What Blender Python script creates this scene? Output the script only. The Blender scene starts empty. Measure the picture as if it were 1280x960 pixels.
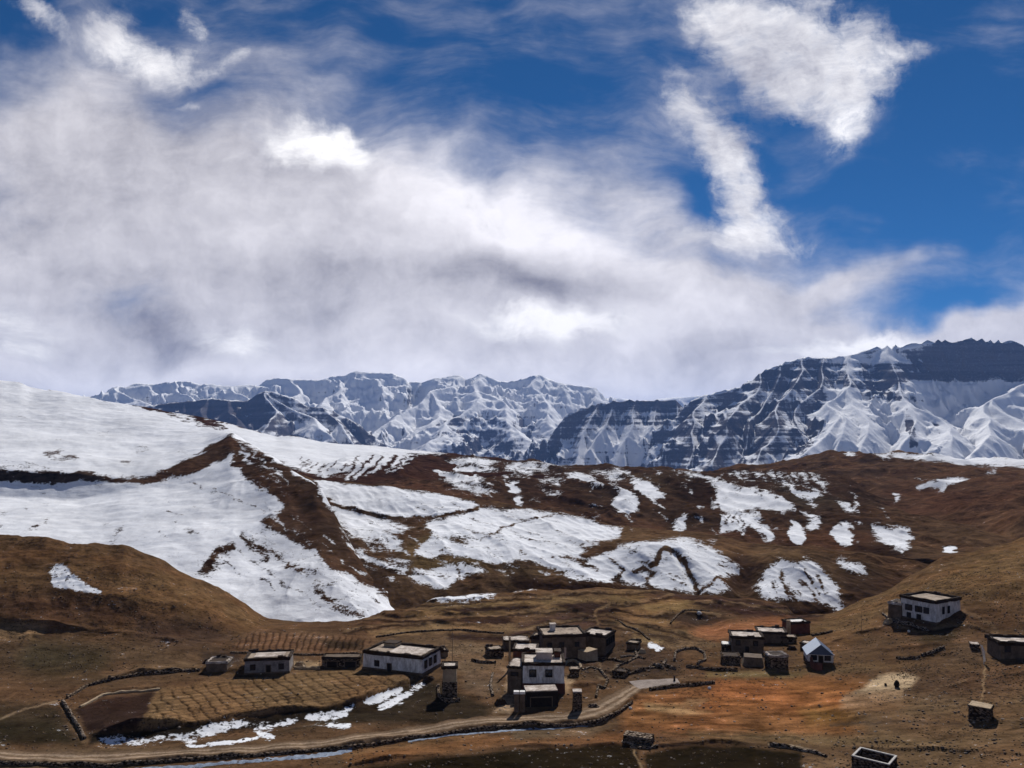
import bpy, bmesh, math, random
import numpy as np
from mathutils import Vector, Matrix

S = bpy.context.scene
COL = S.collection
F = 980.0            # focal length in photo pixels (1280 wide)
HZ = 555.0           # horizon row in the photo
R = math.radians

# ------------------------------------------------------------ camera
cam_d = bpy.data.cameras.new('camera'); cam = bpy.data.objects.new('camera', cam_d)
COL.objects.link(cam); S.camera = cam
cam_d.sensor_width = 36.0; cam_d.lens = 36.0 * F / 1280.0
cam_d.shift_y = (HZ - 480.0) / 1280.0
cam_d.clip_start = 0.5; cam_d.clip_end = 80000
cam.location = (0, 0, 0); cam.rotation_euler = (R(90), 0, 0)

# ------------------------------------------------------------ light
SUN_EL, SUN_AZ = 38.0, 16.0          # azimuth: degrees to the right of the view direction
sd_ = Vector((math.sin(R(SUN_AZ)) * math.cos(R(SUN_EL)), math.cos(R(SUN_AZ)) * math.cos(R(SUN_EL)), math.sin(R(SUN_EL))))
sun_d = bpy.data.lights.new('sun', 'SUN'); sun = bpy.data.objects.new('sun', sun_d); COL.objects.link(sun)
sun_d.energy = 4.6; sun_d.angle = R(0.5); sun_d.color = (1.0, 0.955, 0.89)
sun.rotation_euler = sd_.to_track_quat('Z', 'Y').to_euler()
S.view_settings.view_transform = 'Standard'; S.view_settings.look = 'None'
S.view_settings.gamma = 1.0; S.view_settings.exposure = 0.22
S.view_settings.use_curve_mapping = False
S.render.engine = 'CYCLES'
S.cycles.max_bounces = 2; S.cycles.diffuse_bounces = 1; S.cycles.volume_bounces = 0
S.cycles.use_denoising = True
S.cycles.use_adaptive_sampling = True; S.cycles.adaptive_threshold = 0.02

# ------------------------------------------------------------ node expression helper
class E:
    def __init__(s, nt, sock): s.nt = nt; s.k = sock
    def _m(s, op, b=None, c=None, clamp=False):
        n = s.nt.nodes.new('ShaderNodeMath'); n.operation = op; n.use_clamp = clamp
        for i, v in enumerate((s, b, c)):
            if v is None: continue
            if isinstance(v, E): s.nt.links.new(v.k, n.inputs[i])
            else: n.inputs[i].default_value = v
        return E(s.nt, n.outputs[0])
    def __add__(s, o): return s._m('ADD', o)
    __radd__ = __add__
    def __mul__(s, o): return s._m('MULTIPLY', o)
    __rmul__ = __mul__
    def __sub__(s, o): return s._m('SUBTRACT', o)
    def __truediv__(s, o): return s._m('DIVIDE', o)
    def madd(s, a, b): return s._m('MULTIPLY_ADD', a, b)
    def mx(s, o): return s._m('MAXIMUM', o)
    def mn(s, o): return s._m('MINIMUM', o)
    def clamp(s): return s._m('ADD', 0.0, clamp=True)
    def pw(s, o): return s._m('POWER', o)
    def ss(s, a, b, lo=0.0, hi=1.0, kind='SMOOTHSTEP'):
        n = s.nt.nodes.new('ShaderNodeMapRange'); n.interpolation_type = kind
        s.nt.links.new(s.k, n.inputs[0])
        n.inputs[1].default_value = a; n.inputs[2].default_value = b
        n.inputs[3].default_value = lo; n.inputs[4].default_value = hi
        return E(s.nt, n.outputs[0])

def link_in(nt, inp, v):
    if isinstance(v, E): nt.links.new(v.k, inp)
    elif hasattr(v, 'is_linked'): nt.links.new(v, inp)
    else: inp.default_value = v
def xyz(nt, x, y, z=0.0):
    n = nt.nodes.new('ShaderNodeCombineXYZ')
    for i, v in enumerate((x, y, z)): link_in(nt, n.inputs[i], v)
    return n.outputs[0]
def noise(nt, vec, scale, detail=5.0, rough=0.55, lac=2.0, dist=0.0, color=False, kind='FBM'):
    n = nt.nodes.new('ShaderNodeTexNoise'); n.noise_dimensions = '3D'
    try: n.noise_type = kind
    except Exception: pass
    nt.links.new(vec, n.inputs['Vector'])
    n.inputs['Scale'].default_value = scale; n.inputs['Detail'].default_value = detail
    n.inputs['Roughness'].default_value = rough; n.inputs['Lacunarity'].default_value = lac
    n.inputs['Distortion'].default_value = dist
    return n.outputs['Color'] if color else E(nt, n.outputs[0])
def mapping(nt, vec, loc=(0,0,0), rot=(0,0,0), sc=(1,1,1), kind='POINT'):
    n = nt.nodes.new('ShaderNodeMapping'); n.vector_type = kind
    nt.links.new(vec, n.inputs['Vector'])
    n.inputs['Location'].default_value = loc; n.inputs['Rotation'].default_value = rot; n.inputs['Scale'].default_value = sc
    return n.outputs[0]
def vmath(nt, op, a, b=None, scale=None):
    n = nt.nodes.new('ShaderNodeVectorMath'); n.operation = op
    link_in(nt, n.inputs[0], a)
    if b is not None: link_in(nt, n.inputs[1], b)
    if scale is not None: n.inputs['Scale'].default_value = scale
    return n.outputs[0]
def mixc(nt, fac, a, b, mode='MIX'):
    n = nt.nodes.new('ShaderNodeMix'); n.data_type = 'RGBA'; n.blend_type = mode
    link_in(nt, n.inputs['Factor'], fac)
    for inp, v in ((n.inputs[6], a), (n.inputs[7], b)):
        if isinstance(v, tuple): inp.default_value = (v[0], v[1], v[2], 1)
        else: link_in(nt, inp, v)
    return n.outputs[2]

# ------------------------------------------------------------ sky with clouds (by world direction)
W = bpy.data.worlds.new('World'); S.world = W; W.use_nodes = True
nt = W.node_tree; nt.nodes.clear()
sky = nt.nodes.new('ShaderNodeTexSky'); sky.sky_type = 'NISHITA'; sky.sun_disc = False
sky.sun_elevation = R(SUN_EL); sky.sun_rotation = R(SUN_AZ)
sky.altitude = 4300; sky.air_density = 1.0; sky.dust_density = 0.0; sky.ozone_density = 3.0
tc = nt.nodes.new('ShaderNodeTexCoord')
sep = nt.nodes.new('ShaderNodeSeparateXYZ'); nt.links.new(tc.outputs['Generated'], sep.inputs[0])
dx, dy, dz = (E(nt, sep.outputs[i]) for i in range(3))
ay = dy._m('ABSOLUTE').mx(0.12)
# gnomonic coordinates of the direction: 1 unit = 100 photo pixels; x to the right, y upwards from the horizon
gx = dx / ay * (F / 100.0)
gy = dz.mx(-0.05) / ay * (F / 100.0)
P = xyz(nt, gx, gy, 0.0)
def px2g(px, py): return ((px - 640) / 100.0, (HZ - py) / 100.0)
# domain warp
w1 = noise(nt, P, 0.55, 2, 0.5, color=True)
w1 = vmath(nt, 'SUBTRACT', w1, (0.5, 0.5, 0.5))
w2 = noise(nt, P, 2.2, 4, 0.55, color=True)
w2 = vmath(nt, 'SUBTRACT', w2, (0.5, 0.5, 0.5))
PW = vmath(nt, 'ADD', P, vmath(nt, 'SCALE', w1, scale=1.3))
PW = vmath(nt, 'ADD', PW, vmath(nt, 'SCALE', w2, scale=0.28))
PWs = vmath(nt, 'ADD', vmath(nt, 'ADD', P, vmath(nt, 'SCALE', w1, scale=0.5)), vmath(nt, 'SCALE', w2, scale=0.38))
def blob(vec, px, py, rx, ry, rot, wgt, acc):
    """soft elliptical blob; rx, ry in photo pixels; rot degrees counter-clockwise"""
    cx, cy = px2g(px, py)
    if acc is not None:      # tiny dependence on the running sum keeps the shader's evaluation order (and its stack) short
        n = nt.nodes.new('ShaderNodeVectorMath'); n.operation = 'MULTIPLY_ADD'
        nt.links.new(acc.k, n.inputs[0]); n.inputs[1].default_value = (1e-5, 1e-5, 1e-5); nt.links.new(vec, n.inputs[2])
        vec = n.outputs[0]
    m = mapping(nt, vec, (cx, cy, 0), (0, 0, R(rot)), (rx / 100.0, ry / 100.0, 1), 'TEXTURE')
    d = nt.nodes.new('ShaderNodeVectorMath'); d.operation = 'DOT_PRODUCT'
    nt.links.new(m, d.inputs[0]); nt.links.new(m, d.inputs[1])
    g = E(nt, d.outputs['Value'])._m('MULTIPLY', -1.0)._m('EXPONENT')
    return g * wgt if acc is None else g.madd(wgt, acc)
VEIL = [  # px, py, rx, ry, rot, weight : thin high cloud
    (20, 330, 300, 120, 0, 0.95), (60, 170, 170, 90, 0, 0.55), (230, 180, 190, 80, -12, 0.42), (430, 310, 260, 90, -16, 0.9), (640, 320, 210, 75, -22, 0.95),
    (700, 440, 440, 80, 0, 1.05), (250, 470, 460, 65, 0, 0.95), (900, 390, 190, 55, 6, 0.6), (1070, 352, 130, 16, 12, 0.42), (430, 205, 170, 60, -25, 0.3),
    (1000, 470, 200, 45, 10, 0.8), (1240, 425, 130, 28, 5, 0.85), (730, 200, 120, 90, -40, 0.34), (800, 260, 120, 40, -40, 0.28), (350, 60, 150, 70, -35, 0.22), (560, 60, 60, 110, 25, 0.14), (860, 130, 60, 90, -30, 0.2), (1000, 250, 50, 120, -25, 0.14),
    (905, 300, 110, 24, 0, 0.5), (120, 80, 140, 60, 0, 0.25),
    (870, 250, 42, 42, 0, -0.4), (640, 120, 150, 60, -25, -0.3), (255, 112, 50, 14, 0, -0.4),
    (10, 30, 60, 60, 0, -0.45), (1070, 260, 130, 70, 0, -0.2), (1200, 120, 120, 120, 0, -0.2), (140, 372, 60, 12, -8, -0.2), (730, 428, 50, 8, 0, -0.45), (1180, 385, 100, 20, 5, -0.45),
    (60, 455, 120, 7, 0, -0.35), (260, 150, 120, 20, -25, -0.15)]
PUFF = [
    (145, 46, 36, 30, -20, 0.95), (205, 80, 52, 22, -12, 0.95), (42, 18, 30, 12, -30, 0.65), (72, 42, 22, 9, -50, 0.45),
    (240, 26, 14, 30, 25, 0.6), (292, 68, 24, 14, 40, 0.65), (345, 180, 28, 22, -30, 1.0), (400, 182, 56, 24, -8, 1.15), (436, 176, 34, 22, -30, 0.9), (372, 160, 16, 26, 0, 0.4),
    (295, 200, 22, 9, 0, 0.35), (532, 217, 14, 5, 0, 0.3), (235, 132, 22, 6, -20, 0.4),
    (930, 30, 68, 40, -25, 0.85), (1010, 55, 85, 50, -10, 0.95), (1040, 100, 66, 44, 10, 0.75), (960, 90, 50, 34, -45, 0.5), (1055, 160, 26, 32, 0, 0.75), (1110, 72, 60, 15, 12, 0.5), (900, 12, 46, 20, 0, 0.5),
    (860, 125, 32, 44, 40, 0.62), (900, 175, 32, 46, 25, 0.85), (926, 230, 28, 46, 12, 0.95), (945, 282, 44, 30, 0, 1.0), (890, 297, 70, 14, 0, 0.5), (990, 308, 40, 9, 0, 0.4),
    (700, 404, 115, 22, 0, 1.2), (620, 405, 40, 12, 0, 0.3), (300, 430, 55, 22, -10, 1.25), (15, 400, 66, 26, -15, 1.0), (30, 438, 44, 14, 0, 1.0),
    (1080, 430, 75, 15, 6, 1.5), (1000, 436, 50, 9, 0, 0.4), (1000, 441, 100, 6, 0, 0.4), (440, 380, 40, 20, 0, 0.18), (600, 265, 80, 26, -20, 0.35), (590, 440, 40, 6, 0, 0.2)]
BRI = [   # brightness of the veil
    (600, 265, 170, 50, -22, 0.42), (720, 310, 110, 40, -20, 0.18), (470, 320, 200, 60, -8, 0.07), (400, 340, 160, 14, 5, 0.05),
    (655, 345, 105, 42, -8, -0.44), (690, 366, 60, 14, 0, -0.12), (560, 340, 40, 30, 0, -0.1), (350, 350, 130, 26, 0, -0.26), (195, 410, 75, 26, -18, -0.28), (230, 432, 50, 14, 0, -0.10), (245, 445, 50, 12, 0, -0.12), (415, 392, 50, 18, 0, -0.24),
    (885, 455, 60, 24, 0, -0.22), (60, 350, 120, 22, 0, -0.10), (120, 260, 120, 60, 0, -0.10), (420, 215, 120, 24, -14, -0.13), (230, 130, 150, 70, 0, -0.12),
    (700, 400, 150, 20, 0, 0.15), (50, 405, 90, 30, 0, 0.06), (250, 465, 420, 28, 0, 0.20), (760, 475, 420, 32, 0, 0.18), (480, 410, 120, 30, 0, .10), (830, 415, 120, 25, 0, .12),
    (800, 395, 120, 25, 5, 0.06), (900, 330, 80, 20, 0, -0.08), (1220, 420, 80, 20, 0, 0.05), (20, 170, 90, 60, 0, -0.08)]
PBRI = [(300, 430, 50, 20, 0, .12), (400, 182, 60, 26, 0, 0.25), (190, 70, 70, 40, 0, 0.12), (1060, 160, 40, 40, 0, 0.15), (1000, 70, 110, 60, 0, -0.08), (700, 402, 110, 20, 0, 0.2), (1090, 428, 70, 18, 0, 0.25), (900, 150, 50, 50, 0, -0.1), (940, 285, 50, 30, 0, 0.08)]
def total(vec, lst):
    acc = None
    for b in lst: acc = blob(vec, *b, acc)
    return acc
# wisps: streaks running down to the right
PS = vmath(nt, 'ADD', P, vmath(nt, 'SCALE', w1, scale=1.0))
st = mapping(nt, PS, (0, 0, 0), (0, 0, R(24)), (0.38, 1.25, 1))
n_str = noise(nt, st, 1.0, 7, 0.60)
n_big = noise(nt, P, 0.8, 4, 0.55)
n_fine = noise(nt, mapping(nt, PS, (3, 1, 0), (0, 0, R(38)), (0.7, 2.2, 1)), 1.6, 5, 0.66)
veil = (total(PW, VEIL) + (n_fine - 0.5) * 0.34 + (n_str - 0.5) * 1.15 + (n_big - 0.5) * 0.5 + 0.05)
veil = veil.ss(-0.08, 1.02, 0.0, 0.97)
n_p = noise(nt, PWs, 2.6, 7, 0.64)
st2 = mapping(nt, PS, (0, 0, 0), (0, 0, R(-20)), (0.8, 2.6, 1))
n_p2 = noise(nt, st2, 2.2, 7, 0.68)
pf = total(PWs, PUFF)
puff = (pf.mn(1.05) * 1.05 + (n_p - 0.5) * 2.1 + (n_p2 - 0.5) * 0.6)
puff = puff.ss(0.02, 1.25, 0.0, 0.97) * pf.ss(0.03, 0.4)
bri = total(PW, BRI) + (n_big - 0.5) * 0.30 + (n_str - 0.5) * 0.45 + (n_p - 0.5) * 0.42 + (n_fine - 0.5) * 0.12 + 0.66
bri = bri.ss(0.1, 1.1, 0.25, 1.0, 'LINEAR')
pbri = (n_p - 0.5) * -0.7 + (n_big - 0.5) * 0.5 + (n_p2 - 0.5) * 0.45 + total(PWs, PBRI) + puff * 0.10 + 0.72
pbri = pbri.mx(0.5).mn(1.02)
veil_c = mixc(nt, bri.ss(0.35, 0.95, kind='LINEAR'), (0.185, 0.175, 0.205), (0.95, 0.92, 0.95))
puff_c = mixc(nt, pbri.ss(0.5, 1.0, kind='LINEAR'), (0.34, 0.34, 0.40), (1.02, 1.0, 1.0))
SKY_K = 0.10
blue = mixc(nt, 1.0, sky.outputs[0], (0.045, 0.29, 0.46), 'MULTIPLY')
# clouds are expressed in display units and brought to the sky's units
veil_c = mixc(nt, 1.0, veil_c, (1 / SKY_K,) * 3, 'MULTIPLY')
puff_c = mixc(nt, 1.0, puff_c, (1 / SKY_K,) * 3, 'MULTIPLY')
c = mixc(nt, veil, blue, veil_c)
c = mixc(nt, puff, c, puff_c)
bg = nt.nodes.new('ShaderNodeBackground'); nt.links.new(c, bg.inputs[0]); bg.inputs[1].default_value = SKY_K
wo = nt.nodes.new('ShaderNodeOutputWorld'); nt.links.new(bg.outputs[0], wo.inputs[0])
W.cycles.sampling_method = 'NONE'      # the sky is smooth: its light is gathered by the surfaces' own rays

# ============================================================ numpy noise
def _h(ix, iy, seed):
    h = (ix.astype(np.int64) * 374761393 + iy.astype(np.int64) * 668265263 + seed * 1442695041) & 0xffffffff
    h = ((h ^ (h >> 13)) * 1274126177) & 0xffffffff
    return ((h ^ (h >> 16)) & 0xffffff) / float(0xffffff) * (2 * math.pi)
def perlin(x, y, seed=0):
    x = np.asarray(x, dtype=np.float64); y = np.asarray(y, dtype=np.float64)
    ix = np.floor(x); iy = np.floor(y); fx = x - ix; fy = y - iy
    ix = ix.astype(np.int64); iy = iy.astype(np.int64)
    u = fx * fx * fx * (fx * (fx * 6 - 15) + 10); v = fy * fy * fy * (fy * (fy * 6 - 15) + 10)
    def g(a, b):
        t = _h(ix + a, iy + b, seed)
        return np.cos(t) * (fx - a) + np.sin(t) * (fy - b)
    n0 = g(0, 0) * (1 - u) + g(1, 0) * u
    n1 = g(0, 1) * (1 - u) + g(1, 1) * u
    return (n0 * (1 - v) + n1 * v) * 1.5
def fbm(x, y, oct=5, seed=0, gain=0.5, lac=2.03):
    s = 0; a = 1.0
    for o in range(oct):
        s = s + a * perlin(x, y, seed + o * 17)
        x = x * lac + 13.7; y = y * lac - 7.3; a *= gain
    return s
def ridged(x, y, oct=5, seed=0, gain=0.55, lac=2.1):
    s = 0; a = 1.0; w = 1.0
    for o in range(oct):
        n = 1 - np.abs(perlin(x, y, seed + o * 31)) * 1.4
        n = n * n * w
        s = s + a * n; w = np.clip(n * 1.6, 0, 1)
        x = x * lac + 5.1; y = y * lac + 9.2; a *= gain
    return s - 0.9

# ============================================================ masks drawn in plan through known sight lines
def sdist(px, py, poly, closed=True):
    """signed distance (photo pixels) to a polygon, positive inside; or plain distance to an open line"""
    P = np.array(poly, float); n = len(P)
    d2 = np.full(px.shape, 1e12); ins = np.zeros(px.shape, bool)
    for i in range(n if closed else n - 1):
        ax, ay = P[i]; bx, by = P[(i + 1) % n]
        ex, ey = bx - ax, by - ay
        t = np.clip(((px - ax) * ex + (py - ay) * ey) / (ex * ex + ey * ey + 1e-9), 0, 1)
        d2 = np.minimum(d2, (px - ax - t * ex) ** 2 + (py - ay - t * ey) ** 2)
        if closed:
            c = ((ay > py) != (by > py)) & (px < (bx - ax) * (py - ay) / (by - ay + 1e-12) + ax)
            ins ^= c
    d = np.sqrt(d2)
    return np.where(ins, d, -d) if closed else d
def chaikin(poly, it=2):
    P = np.array(poly, float)
    for _ in range(it):
        Q = np.roll(P, -1, 0); P = np.stack([P * .75 + Q * .25, P * .25 + Q * .75], 1).reshape(-1, 2)
    return P
def lerp_curve(px, pts):
    """pts: list of (px, v...) -> interpolated v arrays"""
    a = np.array(pts, float)
    return [np.interp(px, a[:, 0], a[:, k]) for k in range(1, a.shape[1])]
def smooth1(a, w, axis=0):
    if w < 1: return a
    k = np.hanning(2 * w + 3)[1:-1]; k /= k.sum()
    pad = [(0, 0)] * a.ndim; pad[axis] = (w, w)
    b = np.pad(a, pad, mode='edge')
    # linear extrapolation keeps the ends in place
    n = a.shape[axis]; r = 0
    for i, kk in enumerate(k):
        r = r + kk * (b[i:i + n] if axis == 0 else b[:, i:i + n])
    return r

LAYER = {}
def build_sheet(name, x0, x1, step, rows, dens=1.0, smooth_px=12, smooth_rows=3, disp=None, snow=(), soil=(), soil_base=(0.1, .055, .025),
                scarps=(), cuts=(), warp=(5.0, 16.0), mat=None, extra=None, base_snow=0.0, hollow=0.0, fsoft=1.0):
    """A height field spanned between depth curves. rows: list of (curve, nmin); a curve is a list of (px, row_px, Y) giving height and distance."""
    px = np.arange(x0, x1 + step, step, dtype=float)
    Ys, Zs = [], []
    for curve in rows:
        if curve[0] == 'z':      # (px, z, Y)
            z, Y = lerp_curve(px, curve[1])
        elif curve[0] == 'rel':  # previous row + offsets (dY, dz)
            Y = Ys[-1] + curve[1]; z = Zs[-1] + curve[2]
        else:
            p, Y = lerp_curve(px, curve); z = (HZ - p) * Y / F
        w = int(smooth_px / step)
        if curve[0] != 'rel': Y = smooth1(Y, w); z = smooth1(z, max(1, int(w * 0.35)))
        Ys.append(Y); Zs.append(z)
    Yg, Zg = [Ys[0]], [Zs[0]]
    for i in range(1, len(Ys)):
        pa = HZ - F * Zs[i - 1] / Ys[i - 1]; pb = HZ - F * Zs[i] / Ys[i]
        n = int(max(3, np.max(np.abs(pa - pb)) * dens))
        if rows[i][0] == 'rel': n = rows[i][3]
        for k in range(1, n + 1):
            t = k / n
            # even spacing in sight angle: interpolate 1/Y
            if rows[i][0] == 'rel': Y = Ys[i - 1] * (1 - t) + Ys[i] * t; tt = t
            else:
                Y = 1.0 / ((1 - t) / Ys[i - 1] + t / Ys[i]); tt = (Y - Ys[i - 1]) / (Ys[i] - Ys[i - 1])
            Yg.append(Y); Zg.append(Zs[i - 1] * (1 - tt) + Zs[i] * tt)
    Y = np.array(Yg); Z = np.array(Zg)
    if smooth_rows: Y = smooth1(Y, smooth_rows); Z = smooth1(Z, smooth_rows)
    U = ((px - 640.0) / F)[None, :]
    X = U * Y
    PX = np.broadcast_to(px[None, :], Y.shape)
    if disp is not None: Z = Z + disp(X, Y, PX, HZ - F * Z / Y)
    PY = HZ - F * Z / Y
    dZ = np.zeros_like(Z)
    if len(scarps): ragged = perlin(X * 0.15, Y * 0.15, 5) * 1.5; uneven = 0.75 + 0.9 * fbm(X / 14, Y / 14, 3, 71)
    for sc_it in scarps:
        line, h, back = sc_it[:3]; soft = sc_it[3] if len(sc_it) > 3 else 1.2; h = h * uneven           # scarp: ground behind the line is h higher, fading over 'back' px
        a = np.array(line, float)
        ly = np.interp(px, a[:, 0], a[:, 1])[None, :] + ragged
        edge = np.clip(np.minimum(PX - a[0, 0], a[-1, 0] - PX) / 25.0, 0, 1)
        d = ly - PY
        dZ += h * edge * np.where(d > 0, np.exp(-np.maximum(d, 0) / back), np.exp(d / soft))
    for (line, h, w) in cuts:
        A = np.array(line, float); m = 3 * w
        sel = (PX > A[:, 0].min() - m) & (PX < A[:, 0].max() + m) & (PY > A[:, 1].min() - m) & (PY < A[:, 1].max() + m)
        dZ[sel] += h * np.exp(-(sdist(PX[sel], PY[sel], line, False) / w) ** 2)
    Z = Z + dZ; PY = HZ - F * Z / Y
    wx = fbm(X / warp[1], Y / warp[1] * 0.6, 6, 91, 0.6) * warp[0]; wy = fbm(X / warp[1], Y / warp[1] * 0.6, 6, 55, 0.6) * warp[0] * 0.6
    QX = PX + wx; QY = PY + wy
    sn = np.full(Z.shape, base_snow)
    for it in snow:
        poly, val, soft = it[0], it[1], it[2] * (fsoft if len(it) < 4 else 1 + (fsoft - 1) * .5)
        A = np.array(poly); m = soft * 3 + 2
        sel = (QX > A[:, 0].min() - m) & (QX < A[:, 0].max() + m) & (QY > A[:, 1].min() - m) & (QY < A[:, 1].max() + m)
        if not sel.any(): continue
        if len(it) > 3:
            d = it[3] - sdist(QX[sel], QY[sel], poly, False)
        else: d = sdist(QX[sel], QY[sel], chaikin(poly, 1) if len(poly) > 3 else poly) + 1.0
        t = np.clip(0.5 + d / (2.0 * soft), 0, 1)
        s = sn[sel]; sn[sel] = s * (1 - t) + val * t
    if hollow:
        hp = Z - smooth1(smooth1(Z, 9), 9, 1); hp = np.clip(hp / (hp[::4, ::4].std() * 0.8 + 1e-6), -2, 2)
        sn = sn - hollow * hp
    colr = np.empty(Z.shape + (4,)); colr[...] = (*soil_base, 1)
    for it in soil:
        poly, c, soft = it[0], it[1], it[2]
        A = np.array(poly); m = soft * 3 + 2 + (it[3] if len(it) > 3 else 0)
        sel = (QX > A[:, 0].min() - m) & (QX < A[:, 0].max() + m) & (QY > A[:, 1].min() - m) & (QY < A[:, 1].max() + m)
        if not sel.any(): continue
        if len(it) > 3: d = it[3] - sdist(QX[sel], QY[sel], poly, False)
        else: d = sdist(QX[sel], QY[sel], poly)
        t = np.clip(0.5 + d / (2.0 * soft), 0, 1)[:, None]
        colr[sel, :3] = colr[sel, :3] * (1 - t) + np.array(c) * t
    if extra is not None: Z, colr, sn = extra(X, Y, Z, PX, PY, QX, QY, colr, sn)
    nr, nc = Z.shape
    me = bpy.data.meshes.new(name)
    co = np.stack([X, Y, Z], -1).reshape(-1, 3).astype(np.float32)
    me.vertices.add(nr * nc); me.vertices.foreach_set('co', co.ravel())
    i = np.arange(nr * nc).reshape(nr, nc)
    q = np.stack([i[:-1, :-1], i[:-1, 1:], i[1:, 1:], i[1:, :-1]], -1).reshape(-1, 4)
    me.loops.add(q.size); me.loops.foreach_set('vertex_index', q.ravel().astype(np.int32))
    me.polygons.add(len(q)); me.polygons.foreach_set('loop_start', np.arange(0, q.size, 4, dtype=np.int32))
    me.update(calc_edges=True)
    me.polygons.foreach_set('use_smooth', np.ones(len(q), bool))
    at_ = me.attributes.new('snow', 'FLOAT', 'POINT'); at_.data.foreach_set('value', sn.ravel().astype(np.float32))
    ca = me.attributes.new('soil', 'FLOAT_COLOR', 'POINT'); ca.data.foreach_set('color', colr.reshape(-1).astype(np.float32))
    me.materials.append(mat)
    o = bpy.data.objects.new(name, me); COL.objects.link(o); o['kind'] = 'structure'
    LAYER[name] = (px, X, Y, Z, PY)
    return o

# ============================================================ materials of the land
def new_mat(name):
    m = bpy.data.materials.new(name); m.use_nodes = True
    nt = m.node_tree; b = nt.nodes['Principled BSDF']
    b.inputs['Specular IOR Level'].default_value = 0.0; b.inputs['Roughness'].default_value = 1.0
    return m, nt, b
def land_mat(name, s=1.0, snow_noise=0.55, bump=1.0, tuft=1.0, snow_col=(0.83, 0.85, 0.89), aniso=(1, 1, 1), bdist=0.3, var=0.55, kn=1.0):
    m, nt, b = new_mat(name)
    tc = nt.nodes.new('ShaderNodeTexCoord').outputs['Object']
    v = mapping(nt, tc, sc=aniso)
    a1 = nt.nodes.new('ShaderNodeAttribute'); a1.attribute_name = 'snow'
    a2 = nt.nodes.new('ShaderNodeAttribute'); a2.attribute_name = 'soil'
    nb = noise(nt, v, 0.03 * s, 5, 0.6)
    nm = noise(nt, v, 0.25 * s, 7, 0.68, dist=0.5)
    nf = noise(nt, v, 1.5 * s, 4, 0.75)
    nt_ = noise(nt, mapping(nt, v, sc=(0.35, 1.3, 1.3)), 0.5 * s, 4, 0.7)      # cattle terraces across the slope
    sp = (nf + (nb - 0.5) * 0.5).ss(0.52, 0.64)
    k = (nb - 0.5) * (1.5 * kn) + (nm - 0.5) * (2.6 * kn) + (nt_ - 0.5) * (2.0 * kn) + (nf - 0.5) * 1.6 + 0.95
    k = k.mx(0.22).mn(2.2)
    c = mixc(nt, 1.0, a2.outputs['Color'], E(nt, xyz(nt, k, k, k)), 'MULTIPLY')
    c = mixc(nt, sp * (0.75 * tuft), c, (0.014, 0.009, 0.006))
    hue = noise(nt, v, 0.08 * s, 4, 0.5)
    c = mixc(nt, hue.ss(0.42, 0.62) * 0.35, c, mixc(nt, 1.0, c, (1.25, 0.95, 0.75), 'MULTIPLY'))
    lt = (nm + (nf - 0.5) * 0.5).ss(0.60, 0.72) * var
    c = mixc(nt, lt, c, mixc(nt, 1.0, c, (1.8, 1.65, 1.5), 'MULTIPLY'))
    sn = E(nt, a1.outputs['Fac'])
    thr = sn + (nm - 0.5) * (snow_noise * 1.4) + (nf - 0.5) * (snow_noise * 1.7) + (nt_ - 0.5) * snow_noise
    sf = thr.ss(0.42, 0.62)
    sc_ = mixc(nt, nb.ss(0.3, 0.7), snow_col, tuple(x * 0.86 for x in snow_col))
    sc_ = mixc(nt, (nt_ + (nf - 0.5) * 0.6).ss(0.42, 0.66) * 0.28, sc_, (0.45, 0.44, 0.46))
    hs_ = nt.nodes.new('ShaderNodeHueSaturation'); hs_.inputs['Saturation'].default_value = 0.90; nt.links.new(c, hs_.inputs['Color']); c = hs_.outputs[0]
    c = mixc(nt, sf, c, sc_)
    nt.links.new(c, b.inputs['Base Color'])
    hgt = nm * 0.8 + nf * 0.35 + nt_ * 0.4 + sf * 0.12
    bp = nt.nodes.new('ShaderNodeBump'); bp.inputs['Strength'].default_value = bump; bp.inputs['Distance'].default_value = bdist
    hs = hgt * (sf.ss(0, 1, 1.0, 0.6))
    nt.links.new(hs.k, bp.inputs['Height']); nt.links.new(bp.outputs[0], b.inputs['Normal'])
    return m
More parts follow.
